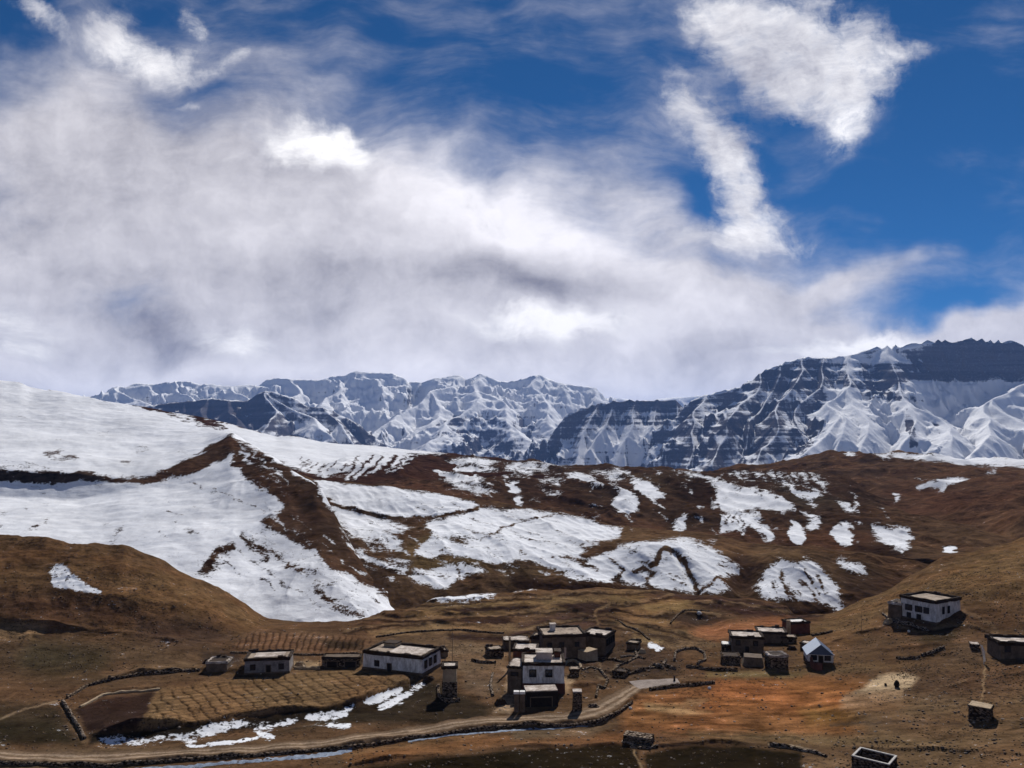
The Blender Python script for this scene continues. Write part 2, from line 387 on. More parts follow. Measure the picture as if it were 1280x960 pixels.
def mount_mat(name, s=1.0, strata=1.0, cut=(0.50, 0.70), zsc=90.0, rock=(0.05, 0.047, 0.055), bump=0.6, dust=0.25):
    """Snow on rock: rock shows where the face is steep, in strata and where the 'snow' attribute is low."""
    m, nt, b = new_mat(name)
    tc = nt.nodes.new('ShaderNodeTexCoord').outputs['Object']
    a1 = nt.nodes.new('ShaderNodeAttribute'); a1.attribute_name = 'snow'
    g = nt.nodes.new('ShaderNodeNewGeometry')
    sp = nt.nodes.new('ShaderNodeSeparateXYZ'); nt.links.new(g.outputs['Normal'], sp.inputs[0]); nz = E(nt, sp.outputs[2])
    n1 = noise(nt, tc, 0.0035 * s, 8, 0.62)
    n2 = noise(nt, mapping(nt, tc, sc=(1, 0.35, 0.5)), 0.012 * s, 8, 0.66, dist=0.6)
    n3 = noise(nt, tc, 0.05 * s, 4, 0.7)
    st = noise(nt, mapping(nt, tc, sc=(0.05, 0.03, 1.0)), 1.0 / zsc * 2.2, 6, 0.62)   # flat-lying layers
    t = nz + (E(nt, a1.outputs['Fac']) - 0.5) * 1.1 + (n1 - 0.5) * 0.35 + (n2 - 0.5) * 0.75 + (n3 - 0.5) * 0.25 + (st - 0.5) * (1.3 * strata)
    sf = t.ss(*cut)
    rc = mixc(nt, st.ss(0.35, 0.65), rock, tuple(x * 2.0 for x in rock))
    rc = mixc(nt, n2.ss(0.45, 0.75), rc, (0.10, 0.075, 0.062))
    rc = mixc(nt, n3.ss(0.5, 0.75) * dust, rc, (0.6, 0.62, 0.66))
    c = mixc(nt, sf, rc, (0.88, 0.89, 0.91))
    nt.links.new(c, b.inputs['Base Color'])
    bp = nt.nodes.new('ShaderNodeBump'); bp.inputs['Strength'].default_value = bump; bp.inputs['Distance'].default_value = 18.0 / s
    nt.links.new((n2 * 0.8 + n3 * 0.25 + st * 0.3).k, bp.inputs['Height']); nt.links.new(bp.outputs[0], b.inputs['Normal'])
    return m

M_NEAR = land_mat('earth_near', 1.0, bump=0.9, kn=0.7, snow_noise=1.1, bdist=0.35, aniso=(0.8, 0.8, 1.4))
M_MID = land_mat('earth_snow_slope', 0.55, bump=0.8, bdist=0.7, snow_noise=1.0, tuft=0.5)
M_FAR = land_mat('earth_far_hills', 0.4, bump=0.7, bdist=0.9, snow_noise=0.95, tuft=0.5)

# ============================================================ base sheet under everything, out to the horizon
def flat_disc(name, r, z, mat):
    bm = bmesh.new(); bmesh.ops.create_circle(bm, cap_ends=True, cap_tris=False, radius=r, segments=96)
    me = bpy.data.meshes.new(name); bm.to_mesh(me); bm.free(); me.materials.append(mat)
    o = bpy.data.objects.new(name, me); o.location.z = z; COL.objects.link(o); o['kind'] = 'structure'; return o
mb, nb_, bb = new_mat('valley_floor'); 
_tc = nb_.nodes.new('ShaderNodeTexCoord').outputs['Object']; _n = noise(nb_, _tc, 0.002, 8, 0.6)
nb_.links.new(mixc(nb_, _n.ss(0.4, 0.6), (0.06, 0.04, 0.025), (0.5, 0.5, 0.52)), bb.inputs['Base Color'])
flat_disc('terrain', 40000, -420, mb)

# ============================================================ far mountains
def tent_mountain(name, x0, x1, step, Y0, Y1, n, ridges, mat, slope=0.62, cliff=0.0, cliff_w=140.0, cliff_px=None, foot=-330, seed=1, rib=70.0, ribf=1 / 330.0, jag=14.0, wob=140.0,
                  base_snow=0.5, snow=(), warp=(6, 500), terr=0.0, ribst=0.5, slope_px=None):
    """A massif from its ridge lines: every ridge is (px, row_px, Y) points; faces fall away from the ridges on both sides."""
    px = np.arange(x0, x1 + step, step, dtype=float); U = ((px - 640) / F)[None, :]
    t = np.linspace(0, 1, n)[:, None]
    Y = 1 / ((1 - t) / Y1 + t / Y0) + 0 * U; X = U * Y
    wx = fbm(X / 900, Y / 900, 3, seed + 3, 0.45) * wob; wy = fbm(X / 900, Y / 900, 3, seed + 6, 0.45) * wob
    QX, QY_ = X + wx, Y + wy
    H = np.full(X.shape, float(foot)); DD = np.full(X.shape, 1e6)
    sl = slope * (1 + 0.25 * fbm(X / 1500, Y / 1500, 2, seed + 12))
    if slope_px is not None: sl = sl * np.interp(px, [a[0] for a in slope_px], [a[1] for a in slope_px])[None, :]
    ck = np.ones(len(px)) if cliff_px is None else np.interp(px, [a[0] for a in cliff_px], [a[1] for a in cliff_px])
    for ri, rg in enumerate(ridges):
        P = [((p - 640) / F * y, y, (HZ - r) * y / F) for p, r, y in rg]
        for (ax, ay, az), (bx, by, bz) in zip(P[:-1], P[1:]):
            ex, ey = bx - ax, by - ay; L2 = ex * ex + ey * ey + 1e-6
            k = np.clip(((QX - ax) * ex + (QY_ - ay) * ey) / L2, 0, 1)
            d = np.sqrt((QX - ax - k * ex) ** 2 + (QY_ - ay - k * ey) ** 2)
            zr = az + (bz - az) * k
            h = zr - sl * d
            if ri == 0 and cliff: h = h - cliff * ck[None, :] * np.clip(d / cliff_w, 0, 1) ** 0.8
            DD = np.where(h > H, d, DD); H = np.maximum(H, h)
    env = np.clip(DD / 260.0, 0, 1)
    Z = H + (ridged(X * ribf, Y * ribf * ribst, 5, seed) - 0.25) * rib * env + fbm(X / 260, Y / 260, 5, seed + 40, 0.6) * rib * 0.4 * env + fbm(X / 90, Y / 90, 4, seed + 4, 0.6) * jag * (0.35 + 0.65 * env)
    if terr > 0:
        q = Z / terr + fbm(X / 2500, Y / 2500, 2, seed) * .6; fq = q - np.floor(q)
        k = 0.40 * np.clip((Z - foot - 350) / 300, 0, 1) * np.clip(DD / 60, 0, 1)
        Z = Z + (np.clip((fq - 0.45) / 0.55, 0, 1) - fq) * terr * k
    PX = np.broadcast_to(px[None, :], Z.shape); PY = HZ - F * Z / Y
    qx = PX + fbm(X / warp[1], Y / warp[1], 5, 3) * warp[0]; qy = PY + fbm(X / warp[1], Y / warp[1], 5, 8) * warp[0]
    sn = np.full(Z.shape, base_snow)
    for poly, val, soft in snow:
        tt = np.clip(0.5 + sdist(qx, qy, poly) / (2 * soft), 0, 1); sn = sn * (1 - tt) + val * tt
    nr, nc = Z.shape
    me = bpy.data.meshes.new(name)
    me.vertices.add(nr * nc); me.vertices.foreach_set('co', np.stack([X, Y, Z], -1).ravel().astype(np.float32))
    i = np.arange(nr * nc).reshape(nr, nc)
    q = np.stack([i[:-1, :-1], i[1:, :-1], i[1:, 1:], i[:-1, 1:]], -1).reshape(-1, 4)
    me.loops.add(q.size); me.loops.foreach_set('vertex_index', q.ravel().astype(np.int32))
    me.polygons.add(len(q)); me.polygons.foreach_set('loop_start', np.arange(0, q.size, 4, dtype=np.int32))
    me.update(calc_edges=True); me.polygons.foreach_set('use_smooth', np.ones(len(q), bool))
    at_ = me.attributes.new('snow', 'FLOAT', 'POINT'); at_.data.foreach_set('value', sn.ravel().astype(np.float32))
    me.materials.append(mat)
    o = bpy.data.objects.new(name, me); COL.objects.link(o); o['kind'] = 'structure'
    return o
M_M1 = mount_mat('snowy_range', 1.0, strata=0.55, zsc=110, cut=(0.42, 0.60))
M_M2 = mount_mat('dark_spur_rock', 1.4, strata=0.5, zsc=80, cut=(0.62, 0.85), dust=0.10)
M_M3 = mount_mat('layered_cliffs', 1.3, strata=1.0, zsc=90, cut=(0.52, 0.74), dust=0.2)
def with_Y(c, Y): return [(a, b, Y) for a, b in c]
C1 = [(40, 505), (128, 492), (150, 482), (165, 484), (180, 479), (200, 479), (215, 475), (235, 477), (250, 480), (270, 480), (300, 482), (335, 481), (345, 475), (360, 472), (375, 474), (400, 474),
      (415, 470), (430, 468), (445, 463), (460, 466), (475, 465), (490, 471), (500, 476), (520, 477), (535, 472), (552, 470), (565, 467), (575, 468), (585, 473), (597, 470), (607, 466), (618, 471),
      (630, 476), (645, 475), (655, 472), (667, 468), (680, 474), (700, 479), (720, 482), (735, 484), (745, 493), (757, 502), (800, 515), (900, 540)]
R1 = [with_Y(C1, 9500),
      [(607, 466, 9500), (600, 488, 9000), (578, 512, 8200), (552, 535, 7500), (530, 560, 6900)], [(600, 488, 9000), (625, 512, 8300), (650, 535, 7600), (665, 570, 6900)],
      [(667, 468, 9500), (672, 492, 8900), (690, 515, 8200), (700, 545, 7500), (705, 580, 6900)], [(575, 468, 9500), (570, 482, 9200), (540, 488, 8900), (515, 505, 8400), (490, 525, 7900), (465, 560, 7200)],
      [(540, 488, 8900), (545, 520, 8200), (520, 560, 7300)], [(445, 463, 9500), (440, 478, 9200), (425, 492, 8800), (405, 510, 8300), (385, 540, 7600)], [(490, 471, 9500), (478, 490, 9100), (470, 505, 8800)],
      [(735, 484, 9500), (742, 500, 9000), (735, 530, 8200), (750, 570, 7300)], [(630, 476, 9500), (640, 495, 9100), (632, 515, 8700)], [(375, 474, 9500), (380, 490, 9000), (350, 505, 8500), (330, 540, 7700)],
      [(300, 482, 9500), (310, 500, 8900), (290, 530, 8000)], [(215, 475, 9500), (222, 492, 9000), (250, 505, 8500), (265, 540, 7700)], [(150, 482, 9500), (165, 498, 9000), (190, 515, 8400)], [(520, 477, 9500), (505, 490, 9200), (500, 500, 9000)],
      [(700, 479, 9500), (712, 498, 9000), (718, 520, 8500)]]
tent_mountain('mountains', 20, 880, 1.15, 6200, 10600, 230, R1, M_M1, slope=0.54, seed=11, rib=80, ribf=1 / 420.0, jag=16, base_snow=0.66, terr=110,
    snow=[([(528, 560), (545, 535), (565, 520), (590, 514), (625, 514), (660, 522), (700, 532), (720, 600), (528, 600)], 0.30, 8),
          ([(400, 520), (425, 500), (445, 497), (462, 505), (472, 540), (440, 540)], 1.0, 8), ([(535, 520), (548, 495), (562, 480), (575, 490), (565, 515), (545, 530)], 0.95, 6), ([(345, 470), (520, 470), (520, 482), (345, 484)], .56, 3)])
C2 = [(120, 515), (170, 508), (235, 500), (260, 497), (290, 500), (320, 501), (330, 493), (345, 488), (360, 491), (375, 497), (390, 507), (405, 508), (420, 518), (440, 528), (460, 540), (480, 552), (520, 580)]
R2 = [with_Y(C2, 7200), [(345, 488, 7200), (350, 510, 6800), (335, 540, 6300)], [(345, 488, 7200), (375, 515, 6800), (400, 545, 6300)], [(260, 497, 7200), (255, 520, 6800), (230, 545, 6300)], [(290, 500, 7200), (300, 525, 6700), (290, 550, 6300)], [(405, 508, 7200), (420, 530, 6800), (440, 560, 6400)]]
tent_mountain('mountain_spur', 100, 580, 1.3, 5900, 7900, 110, R2, M_M2, slope=0.7, seed=23, rib=60, ribf=1 / 260.0, jag=9, base_snow=0.40,
    snow=[([(330, 500), (345, 494), (370, 505), (385, 518), (350, 520)], 0.56, 5), ([(365, 528), (400, 525), (450, 545), (420, 556), (370, 550)], 0.62, 6), ([(200, 500), (318, 500), (330, 515), (318, 545), (200, 530)], 0.2, 5)])
C0 = [(600, 520), (740, 499), (770, 497), (800, 501), (840, 497), (870, 494), (900, 497), (1000, 520)]
tent_mountain('far_snow_ridge', 600, 1000, 2.5, 12500, 15500, 40, [with_Y(C0, 14000)], M_M1, slope=0.5, seed=41, rib=60, base_snow=1.1)
C3 = [(640, 600), (680, 556), (697, 530), (706, 518), (722, 510), (745, 504), (765, 500), (790, 499), (815, 498), (840, 499), (850, 505), (880, 508), (950, 530), (1050, 560)]
R3 = [with_Y(C3, 6600), [(745, 504, 6600), (735, 540, 6200), (720, 590, 5700)], [(790, 499, 6600), (790, 545, 6100), (770, 590, 5700)], [(840, 499, 6600), (845, 540, 6100), (830, 590, 5700)], [(815, 498, 6600), (812, 530, 6250), (800, 560, 6000)], [(765, 500, 6600), (760, 530, 6300), (745, 560, 6000)]]
tent_mountain('terraced_mountain', 640, 1000, 1.0, 5400, 7400, 150, R3, M_M3, slope=0.72, cliff=170, cliff_w=170, seed=57, rib=75, ribf=1 / 190.0, ribst=0.25, jag=6, base_snow=0.42, terr=60, wob=60,
    snow=[([(700, 500), (860, 490), (860, 507), (760, 512), (710, 520)], 0.10, 4), ([(690, 600), (700, 552), (760, 540), (860, 545), (900, 600)], 0.66, 12)])
C4 = [(780, 600), (820, 560), (846, 522), (862, 500), (880, 493), (895, 489), (912, 484), (925, 478), (940, 466), (955, 458), (965, 455), (980, 449), (992, 446), (1010, 446), (1040, 446), (1060, 444), (1078, 440), (1092, 434), (1110, 431),
      (1130, 431), (1150, 427), (1165, 425), (1178, 424), (1192, 424), (1200, 421), (1215, 422), (1222, 425), (1240, 426), (1255, 430), (1263, 438), (1275, 440), (1290, 436), (1340, 444), (1400, 452), (1500, 475), (1650, 520)]
R4 = [with_Y(C4, 6000), [(1065, 444, 6000), (1056, 466, 5700), (1050, 485, 5400), (1042, 510, 5000), (1030, 540, 4600), (1015, 575, 4150)], [(1050, 485, 5400), (1070, 510, 5000), (1085, 540, 4600), (1095, 580, 4150)], [(1042, 510, 5000), (1055, 545, 4500), (1050, 580, 4200)],
      [(1110, 431, 6000), (1122, 475, 5500), (1132, 505, 5050), (1140, 540, 4600), (1145, 580, 4150)], [(1132, 505, 5050), (1165, 520, 4800), (1195, 545, 4450), (1210, 580, 4100)],
      [(1300, 438, 6000), (1290, 475, 5500), (1262, 498, 5100), (1240, 530, 4650), (1225, 575, 4150)], [(1262, 498, 5100), (1290, 530, 4600), (1310, 575, 4150)], [(1400, 452, 6000), (1400, 510, 5000), (1380, 570, 4200)],
      [(1500, 475, 6000), (1500, 530, 5000), (1480, 580, 4300)],
      [(940, 466, 6000), (930, 495, 5600), (912, 530, 5150), (895, 580, 4600)], [(992, 446, 6000), (985, 485, 5500), (970, 525, 5000), (955, 575, 4500)], [(880, 493, 6000), (872, 525, 5600), (855, 580, 5000)], [(1025, 446, 6000), (1015, 480, 5600), (1000, 520, 5150), (985, 575, 4600)],
      [(965, 455, 6000), (950, 500, 5550), (930, 560, 4900)]]
tent_mountain('great_mountain', 780, 1620, 1.15, 3900, 7000, 260, R4, M_M3, slope=0.70, cliff=230, cliff_w=230, cliff_px=[(850, .3), (1000, .5), (1080, .7), (1150, 1.1), (1300, 1.1)], seed=71, rib=75, ribf=1 / 230.0, ribst=0.3, jag=4, base_snow=0.46, terr=85, wob=110,
    slope_px=[(780, 1.05), (1000, 1.0), (1060, .82), (1620, .8)],
    snow=[([(1130, 460), (1170, 440), (1160, 420), (1270, 420), (1330, 430), (1400, 460), (1270, 464), (1200, 464)], 0.12, 6), ([(925, 510), (950, 475), (1010, 465), (1025, 490), (1015, 520), (960, 520)], 0.14, 7),
          ([(850, 500), (960, 455), (1040, 450), (1040, 500), (1010, 560), (960, 590), (850, 590)], .36, 14), ([(1075, 478), (1150, 456), (1270, 462), (1270, 472), (1130, 486), (1085, 492)], 0.28, 5), ([(1040, 446), (1160, 428), (1160, 445), (1100, 452), (1040, 462)], .6, 5),  # left flank kept low in snow: bare rock, and shadow painted dark
          ([(1140, 478), (1400, 472), (1400, 600), (1000, 600), (1020, 550), (1045, 480), (1075, 500), (1130, 510)], 0.92, 8), ([(1128, 508), (1142, 512), (1150, 560), (1135, 565)], 0.3, 3), ([(1165, 525), (1180, 530), (1176, 548), (1168, 540)], .25, 3)])

# ============================================================ hills
BR = (0.094, 0.052, 0.025); DK = (0.052, 0.029, 0.016); DK2 = (0.026, 0.014, 0.008)
def disp_hill(a1, f1, a2, f2, seed, st=1.0):
    def d(X, Y, PX, PY):
        return ridged(X * f1, Y * f1 * st, 4, seed) * a1 + fbm(X * f2, Y * f2, 5, seed + 5) * a2
    return d
# --- brown plateau hill behind on the right
G_top = [(520, 590, 1000), (700, 590, 1000), (860, 588, 950), (900, 585, 940), (940, 580, 930), (970, 575, 920), (1000, 570, 900), (1035, 565, 900), (1070, 564, 900), (1110, 566, 900), (1150, 567, 900), (1280, 574, 860), (1600, 560, 800)]
build_sheet('far_hills', 500, 1600, 2.0, [
    [(500, 720, 420), (1600, 760, 320)], [(500, 640, 600), (900, 640, 600), (1100, 640, 540), (1280, 650, 430), (1600, 660, 380)],
    [(500, 600, 900), (900, 606, 800), (1100, 592, 760), (1180, 592, 740), (1280, 602, 640), (1600, 600, 600)], G_top,
    ('rel', 120, -12, 6), ('rel', 400, -150, 6)], mat=M_FAR, disp=disp_hill(5, 1 / 140, 2.5, 1 / 40, 3),
    soil_base=(0.086, 0.046, 0.023), hollow=.08, fsoft=1.5, snow=[
    ([(1083, 567), (1130, 566), (1200, 568), (1300, 573), (1300, 582), (1215, 581), (1150, 573), (1110, 571)], 1, 2.5),
    ([(1057, 566), (1072, 566), (1070, 568), (1058, 569)], 1, 1.5), ([(1145, 608), (1170, 600), (1206, 597), (1206, 600), (1180, 606), (1148, 610)], 1, 2),
    ([(1117, 631), (1116, 620), (1124, 616), (1122, 624)], .8, 2), ([(1176, 612), (1182, 608), (1182, 614)], .9, 1.5), ([(1148, 600), (1152, 598), (1150, 601)], .8, 1.5), ([(1230, 590), (1245, 587), (1246, 589), (1232, 592)], .6, 2)],
    soil=[([(1280, 640), (1150, 660), (1280, 690)], (0.125, 0.066, 0.03), 20), ([(1040, 620), (1280, 600), (1280, 640), (1100, 660)], (0.075, 0.035, 0.018), 25)])
# --- left far snow shoulder (skyline between the big snow hill and the mountains)
build_sheet('snow_shoulder', 60, 680, 1.4, [
    [(60, 640, 520), (680, 700, 480)], [(60, 590, 620), (300, 600, 600), (500, 612, 560), (680, 625, 560)],
    [(60, 520, 900), (230, 535, 880), (320, 560, 800), (400, 572, 760), (480, 580, 740), (560, 586, 740), (680, 596, 720)],
    [(60, 485, 1050), (130, 499, 1030), (210, 513, 1000), (250, 520, 990), (320, 537, 960), (345, 545, 940), (365, 544, 930), (400, 551, 930), (480, 558, 920), (565, 566, 900), (640, 574, 880), (680, 585, 850)],
    ('rel', 100, -15, 5), ('rel', 300, -160, 5)], mat=M_FAR, base_snow=0.0,
    disp=lambda X, Y, PX, PY: ridged(X / 130 + Y / 400, Y / 260 - X / 300, 4, 8) * 5 * np.clip((PY - 560) / 15, 0.05, 1) * np.clip((PX - 340) / 60, 0.1, 1) + fbm(X / 50, Y / 50, 4, 2) * 1.2,
    soil_base=(0.047, 0.021, 0.012), hollow=.13, fsoft=1.5,
    snow=[([(40, 480), (130, 497), (210, 511), (320, 535), (400, 549), (480, 556), (568, 566), (535, 567), (500, 566), (520, 571), (500, 579), (478, 585), (462, 594), (440, 598), (420, 592), (400, 594), (370, 586), (350, 575), (330, 565), (300, 560), (40, 560)], 1.0, 2.5)]
        + [([(448 + 15 * i, 570 + i * 0.5), (440 + 14 * i, 583), (424 + 14 * i, 597)], 0.05, 1.6, 1.5 + 0.35 * i) for i in range(6)]
        + [([(395 + 13 * i, 578 + 2 * (i % 2)), (385 + 13 * i, 588)], 0.1, 1.5, 1.2) for i in range(4)]
        + [([(512, 572), (500, 584), (488, 592)], 0.9, 1.5, 1.2), ([(507, 570), (484, 589)], 0.9, 1.5, 1.0), ([(380, 572), (375, 585), (390, 575)], 0.2, 1.5, 1.0),
           ([(165, 506), (190, 507), (230, 516), (200, 514)], 0.05, 1.2), ([(232, 519), (255, 523), (290, 536), (260, 531)], 0.05, 1.2), ([(200, 514), (240, 528), (280, 540)], 0.1, 1.4, 1.0), ([(225, 512), (290, 530), (330, 540)], 0.2, 1, 0.6)])
# --- middle brown hills with snow patches
Fs = [([(845, 586), (870, 591), (912, 606), (950, 611), (975, 622), (1000, 640), (965, 637), (940, 631), (925, 640), (896, 634), (895, 612), (900, 605), (868, 594)], 1, 2),
      ([(908, 588), (960, 586), (1010, 586), (1030, 596), (1040, 620), (1020, 618), (985, 612), (960, 605), (930, 600), (912, 597)], 0.62, 3),
      ([(712, 590), (730, 594), (757, 607), (740, 605), (716, 597)], 1, 1.5), ([(789, 598), (800, 600), (815, 604), (833, 622), (822, 626), (798, 614), (791, 606)], 1, 1.5),
      ([(768, 622), (785, 617), (800, 627), (797, 637), (775, 641), (767, 633)], 1, 2), ([(763, 606), (792, 618), (785, 619), (765, 610)], 1, 1.5),
      ([(735, 587), (785, 585), (784, 592), (768, 608), (757, 596), (745, 592)], 0.66, 3), ([(838, 661), (850, 645), (862, 643), (853, 666), (840, 668)], 0.8, 2),
      ([(897, 655), (903, 642), (925, 640), (955, 645), (946, 651), (960, 660), (969, 677), (956, 672), (945, 660), (931, 656), (930, 672), (926, 662), (905, 664), (898, 668)], 0.85, 2),
      ([(985, 655), (996, 651), (1007, 668), (1008, 682), (993, 681), (986, 667)], 1, 1.5), ([(1008, 650), (1023, 649), (1020, 662), (1009, 663)], .8, 2),
      ([(1043, 655), (1058, 652), (1064, 668), (1063, 685), (1046, 676), (1041, 665)], 1, 1.5), ([(1087, 657), (1100, 655), (1147, 665), (1131, 690), (1116, 686), (1098, 674)], .85, 2.5),
      ([(988, 590), (1000, 606), (1022, 618), (1016, 622), (992, 612)], .85, 2), ([(990, 606), (1020, 620), (1012, 623), (988, 612)], 1, 1.5), ([(1180, 684), (1190, 682), (1199, 688), (1183, 692)], 1, 1.5),
      ([(1045, 625), (1062, 632), (1078, 640), (1065, 641), (1050, 636)], .8, 2), ([(1068, 628), (1072, 627), (1070, 634)], .9, 1.5), ([(1110, 628), (1125, 620), (1118, 630)], .5, 2),
      ([(1000, 640), (1030, 648), (1015, 648)], .8, 1.5), ([(870, 632), (880, 634), (872, 635)], .8, 1.5),
      ([(534, 597), (545, 584), (560, 575), (582, 569), (622, 571), (628, 577), (606, 580), (622, 590), (592, 589), (612, 600), (582, 607), (562, 604), (552, 597)], 0.8, 2.5),
      ([(560, 600), (590, 600), (620, 612), (600, 618), (566, 611)], .62, 3), ([(630, 583), (650, 575), (720, 578), (712, 583), (690, 583), (660, 590), (638, 592)], .85, 3), ([(676, 595), (706, 595), (700, 603), (678, 606)], .58, 3),
      ([(635, 605), (641, 602), (649, 612), (643, 617), (636, 612)], 1, 1.5), ([(645, 622), (653, 618), (652, 632), (645, 631)], .9, 1.5), ([(686, 613), (702, 614), (702, 620), (688, 620)], .65, 2), ([(730, 645), (745, 646), (740, 652)], .7, 3)]
Fs += [([(915 + 10 * i + (i * 37 % 7), 589 + (i * 13 % 5)), (922 + 10 * i, 600), (930 + 10.5 * i + (i * 29 % 8), 613 - (i * 17 % 9))], 0.05, 1.6, 0.7 + (i * 7 % 5) * .35) for i in range(10)]
Fs += [([(900 + 7 * i, 643), (898 + 7.5 * i, 655)], 0.05, 1.2, 0.8) for i in range(5)] + [([(575, 580), (610, 585)], 0.1, 1.2, .8), ([(560, 590), (600, 593)], 0.1, 1.2, .8)]
_r = random.Random(9)
for _i in range(90):      # thin snow left in the gullies
    _x = _r.uniform(560, 1120); _y = 580 + _r.random() * (95 if _x > 820 else 60); _l = _r.uniform(5, 18)
    Fs.append(([(_x, _y), (_x + _l * .7, _y + _l * _r.uniform(.3, .9))], _r.uniform(.6, .85), 1.6, _r.uniform(.4, 1.6)))
for _i in range(60):
    _x, _y = _r.uniform(560, 1060), _r.uniform(575, 680); _l = _r.uniform(4, 12)
    Fs.append(([(_x, _y), (_x + _l * .8, _y + _l * _r.uniform(.3, .9))], .25, 1.4, _r.uniform(.2, .8)))
build_sheet('middle_hills', 470, 1330, 1.2, [
    [(470, 720, 400), (1330, 760, 330)], [(470, 640, 470), (620, 650, 470), (830, 668, 440), (1000, 690, 400), (1110, 700, 360), (1200, 700, 335), (1330, 700, 330)],
    [(470, 620, 530), (620, 628, 520), (760, 642, 500), (900, 655, 470), (1000, 662, 450), (1100, 664, 440), (1180, 682, 400), (1330, 690, 370)],
    [(470, 612, 540), (620, 618, 540), (760, 634, 520), (900, 640, 500), (1000, 646, 480), (1080, 648, 470), (1200, 660, 430), (1330, 680, 400)],
    [(470, 596, 700), (620, 592, 690), (760, 602, 660), (900, 600, 660), (1000, 604, 620), (1080, 622, 560), (1200, 650, 480), (1330, 672, 430)],
    [(470, 570, 860), (560, 567, 840), (640, 573, 820), (720, 578, 790), (790, 584, 780), (860, 585, 770), (940, 588, 760), (1020, 590, 740), (1060, 596, 700), (1100, 622, 620), (1200, 660, 520), (1330, 680, 460)],
    ('rel', 50, -8, 5), ('rel', 200, -100, 5)], mat=M_FAR, soil_base=DK, hollow=.18, fsoft=2.0, snow=Fs,
    disp=lambda X, Y, PX, PY: ridged(X / 60 + Y / 170, Y / 150, 4, 21) * 3.2 * np.clip((Y - 420) / 80, 0.2, 1) + fbm(X / 25, Y / 25, 5, 5) * 0.9 + ridged(X / 16, Y / 40 + X / 60, 3, 6) * 0.9,
    scarps=[([(640, 625), (700, 622), (760, 640), (830, 650), (900, 640), (960, 650), (1000, 648)], 1.6, 14, 6), ([(700, 600), (780, 612), (850, 622), (893, 630)], 1.8, 14, 7), ([(1010, 655), (1080, 650), (1150, 662)], 1.8, 14, 6)],
    soil=[([(640, 598), (700, 608), (770, 640), (700, 632), (640, 622)], (0.04, 0.021, 0.012), 5), ([(770, 590), (860, 592), (880, 610), (820, 618)], (0.055, 0.034, 0.017), 5), ([(960, 600), (1010, 612), (1060, 630), (1000, 636)], (0.052, 0.036, 0.022), 5), ([(900, 655), (1000, 660), (1090, 665), (1090, 690), (960, 685), (880, 668)], (0.075, 0.036, 0.018), 6), ([(470, 575), (560, 567), (540, 590), (500, 600), (470, 600)], (0.045, 0.022, 0.015), 6), ([(830, 600), (890, 600), (893, 634), (860, 630)], DK2, 6), ([(1100, 640), (1330, 660), (1330, 720), (1150, 700)], BR, 20),
          ([(470, 610), (620, 630), (760, 652), (830, 665), (830, 655), (640, 632), (520, 600)], (0.10, 0.045, 0.022), 8), ([(1070, 680), (1140, 690), (1110, 715), (1075, 700)], DK2, 6)])
# --- bowl hill: snow field behind the village
Es = [([(392, 602), (402, 601), (440, 606), (500, 611), (562, 621), (604, 631), (570, 640), (530, 647), (490, 648), (452, 637), (412, 626)], 0.95, 1.8),
      ([(412, 630), (440, 641), (480, 651), (516, 660), (502, 668), (484, 662), (478, 666), (497, 676), (490, 683), (470, 676), (430, 658), (414, 642)], 0.9, 2),
      ([(528, 656), (560, 647), (590, 636), (640, 637), (700, 642), (755, 655), (779, 665), (765, 672), (738, 680), (722, 698), (738, 722), (722, 726), (690, 708), (652, 698), (622, 700), (598, 688), (575, 668), (560, 676), (540, 668)], 0.93, 2.5),
      ([(518, 694), (530, 680), (545, 673), (580, 680), (604, 690), (628, 699), (618, 704), (585, 694), (552, 688), (546, 697), (525, 698)], 0.95, 2),
      ([(512, 720), (535, 716), (560, 703), (582, 701), (608, 711), (600, 718), (576, 721), (566, 732), (545, 738), (527, 730)], 0.85, 2.5),
      ([(440, 688), (460, 692), (482, 701), (512, 712), (502, 714), (470, 706)], 0.85, 2), ([(448, 702), (470, 712), (464, 712)], .7, 2), ([(480, 692), (505, 700), (518, 706), (500, 704)], .7, 2), ([(484, 721), (496, 722), (492, 725)], .7, 2),
      ([(416, 650), (440, 660), (468, 677), (464, 681), (430, 666)], .75, 2.5), ([(455, 679), (475, 686), (468, 687)], .7, 2), ([(470, 670), (498, 678), (490, 682)], .9, 2),
      ([(715, 705), (745, 695), (770, 685), (800, 677), (830, 674), (855, 674), (880, 680), (905, 694), (922, 706), (920, 718), (905, 722), (912, 742), (880, 740), (850, 738), (815, 733), (800, 728), (775, 725), (755, 728), (720, 722), (690, 712), (680, 705)], 0.88, 2.5),
      ([(944, 745), (950, 720), (960, 708), (975, 697), (990, 704), (1010, 697), (1025, 712), (1041, 725), (1050, 745), (1056, 762), (1040, 760), (1020, 748), (1000, 750), (975, 748)], 0.88, 2.5),
      ([(1043, 697), (1065, 700), (1086, 712), (1070, 718), (1050, 713)], 0.75, 2.5), ([(875, 676), (896, 676), (890, 680)], .6, 2)]
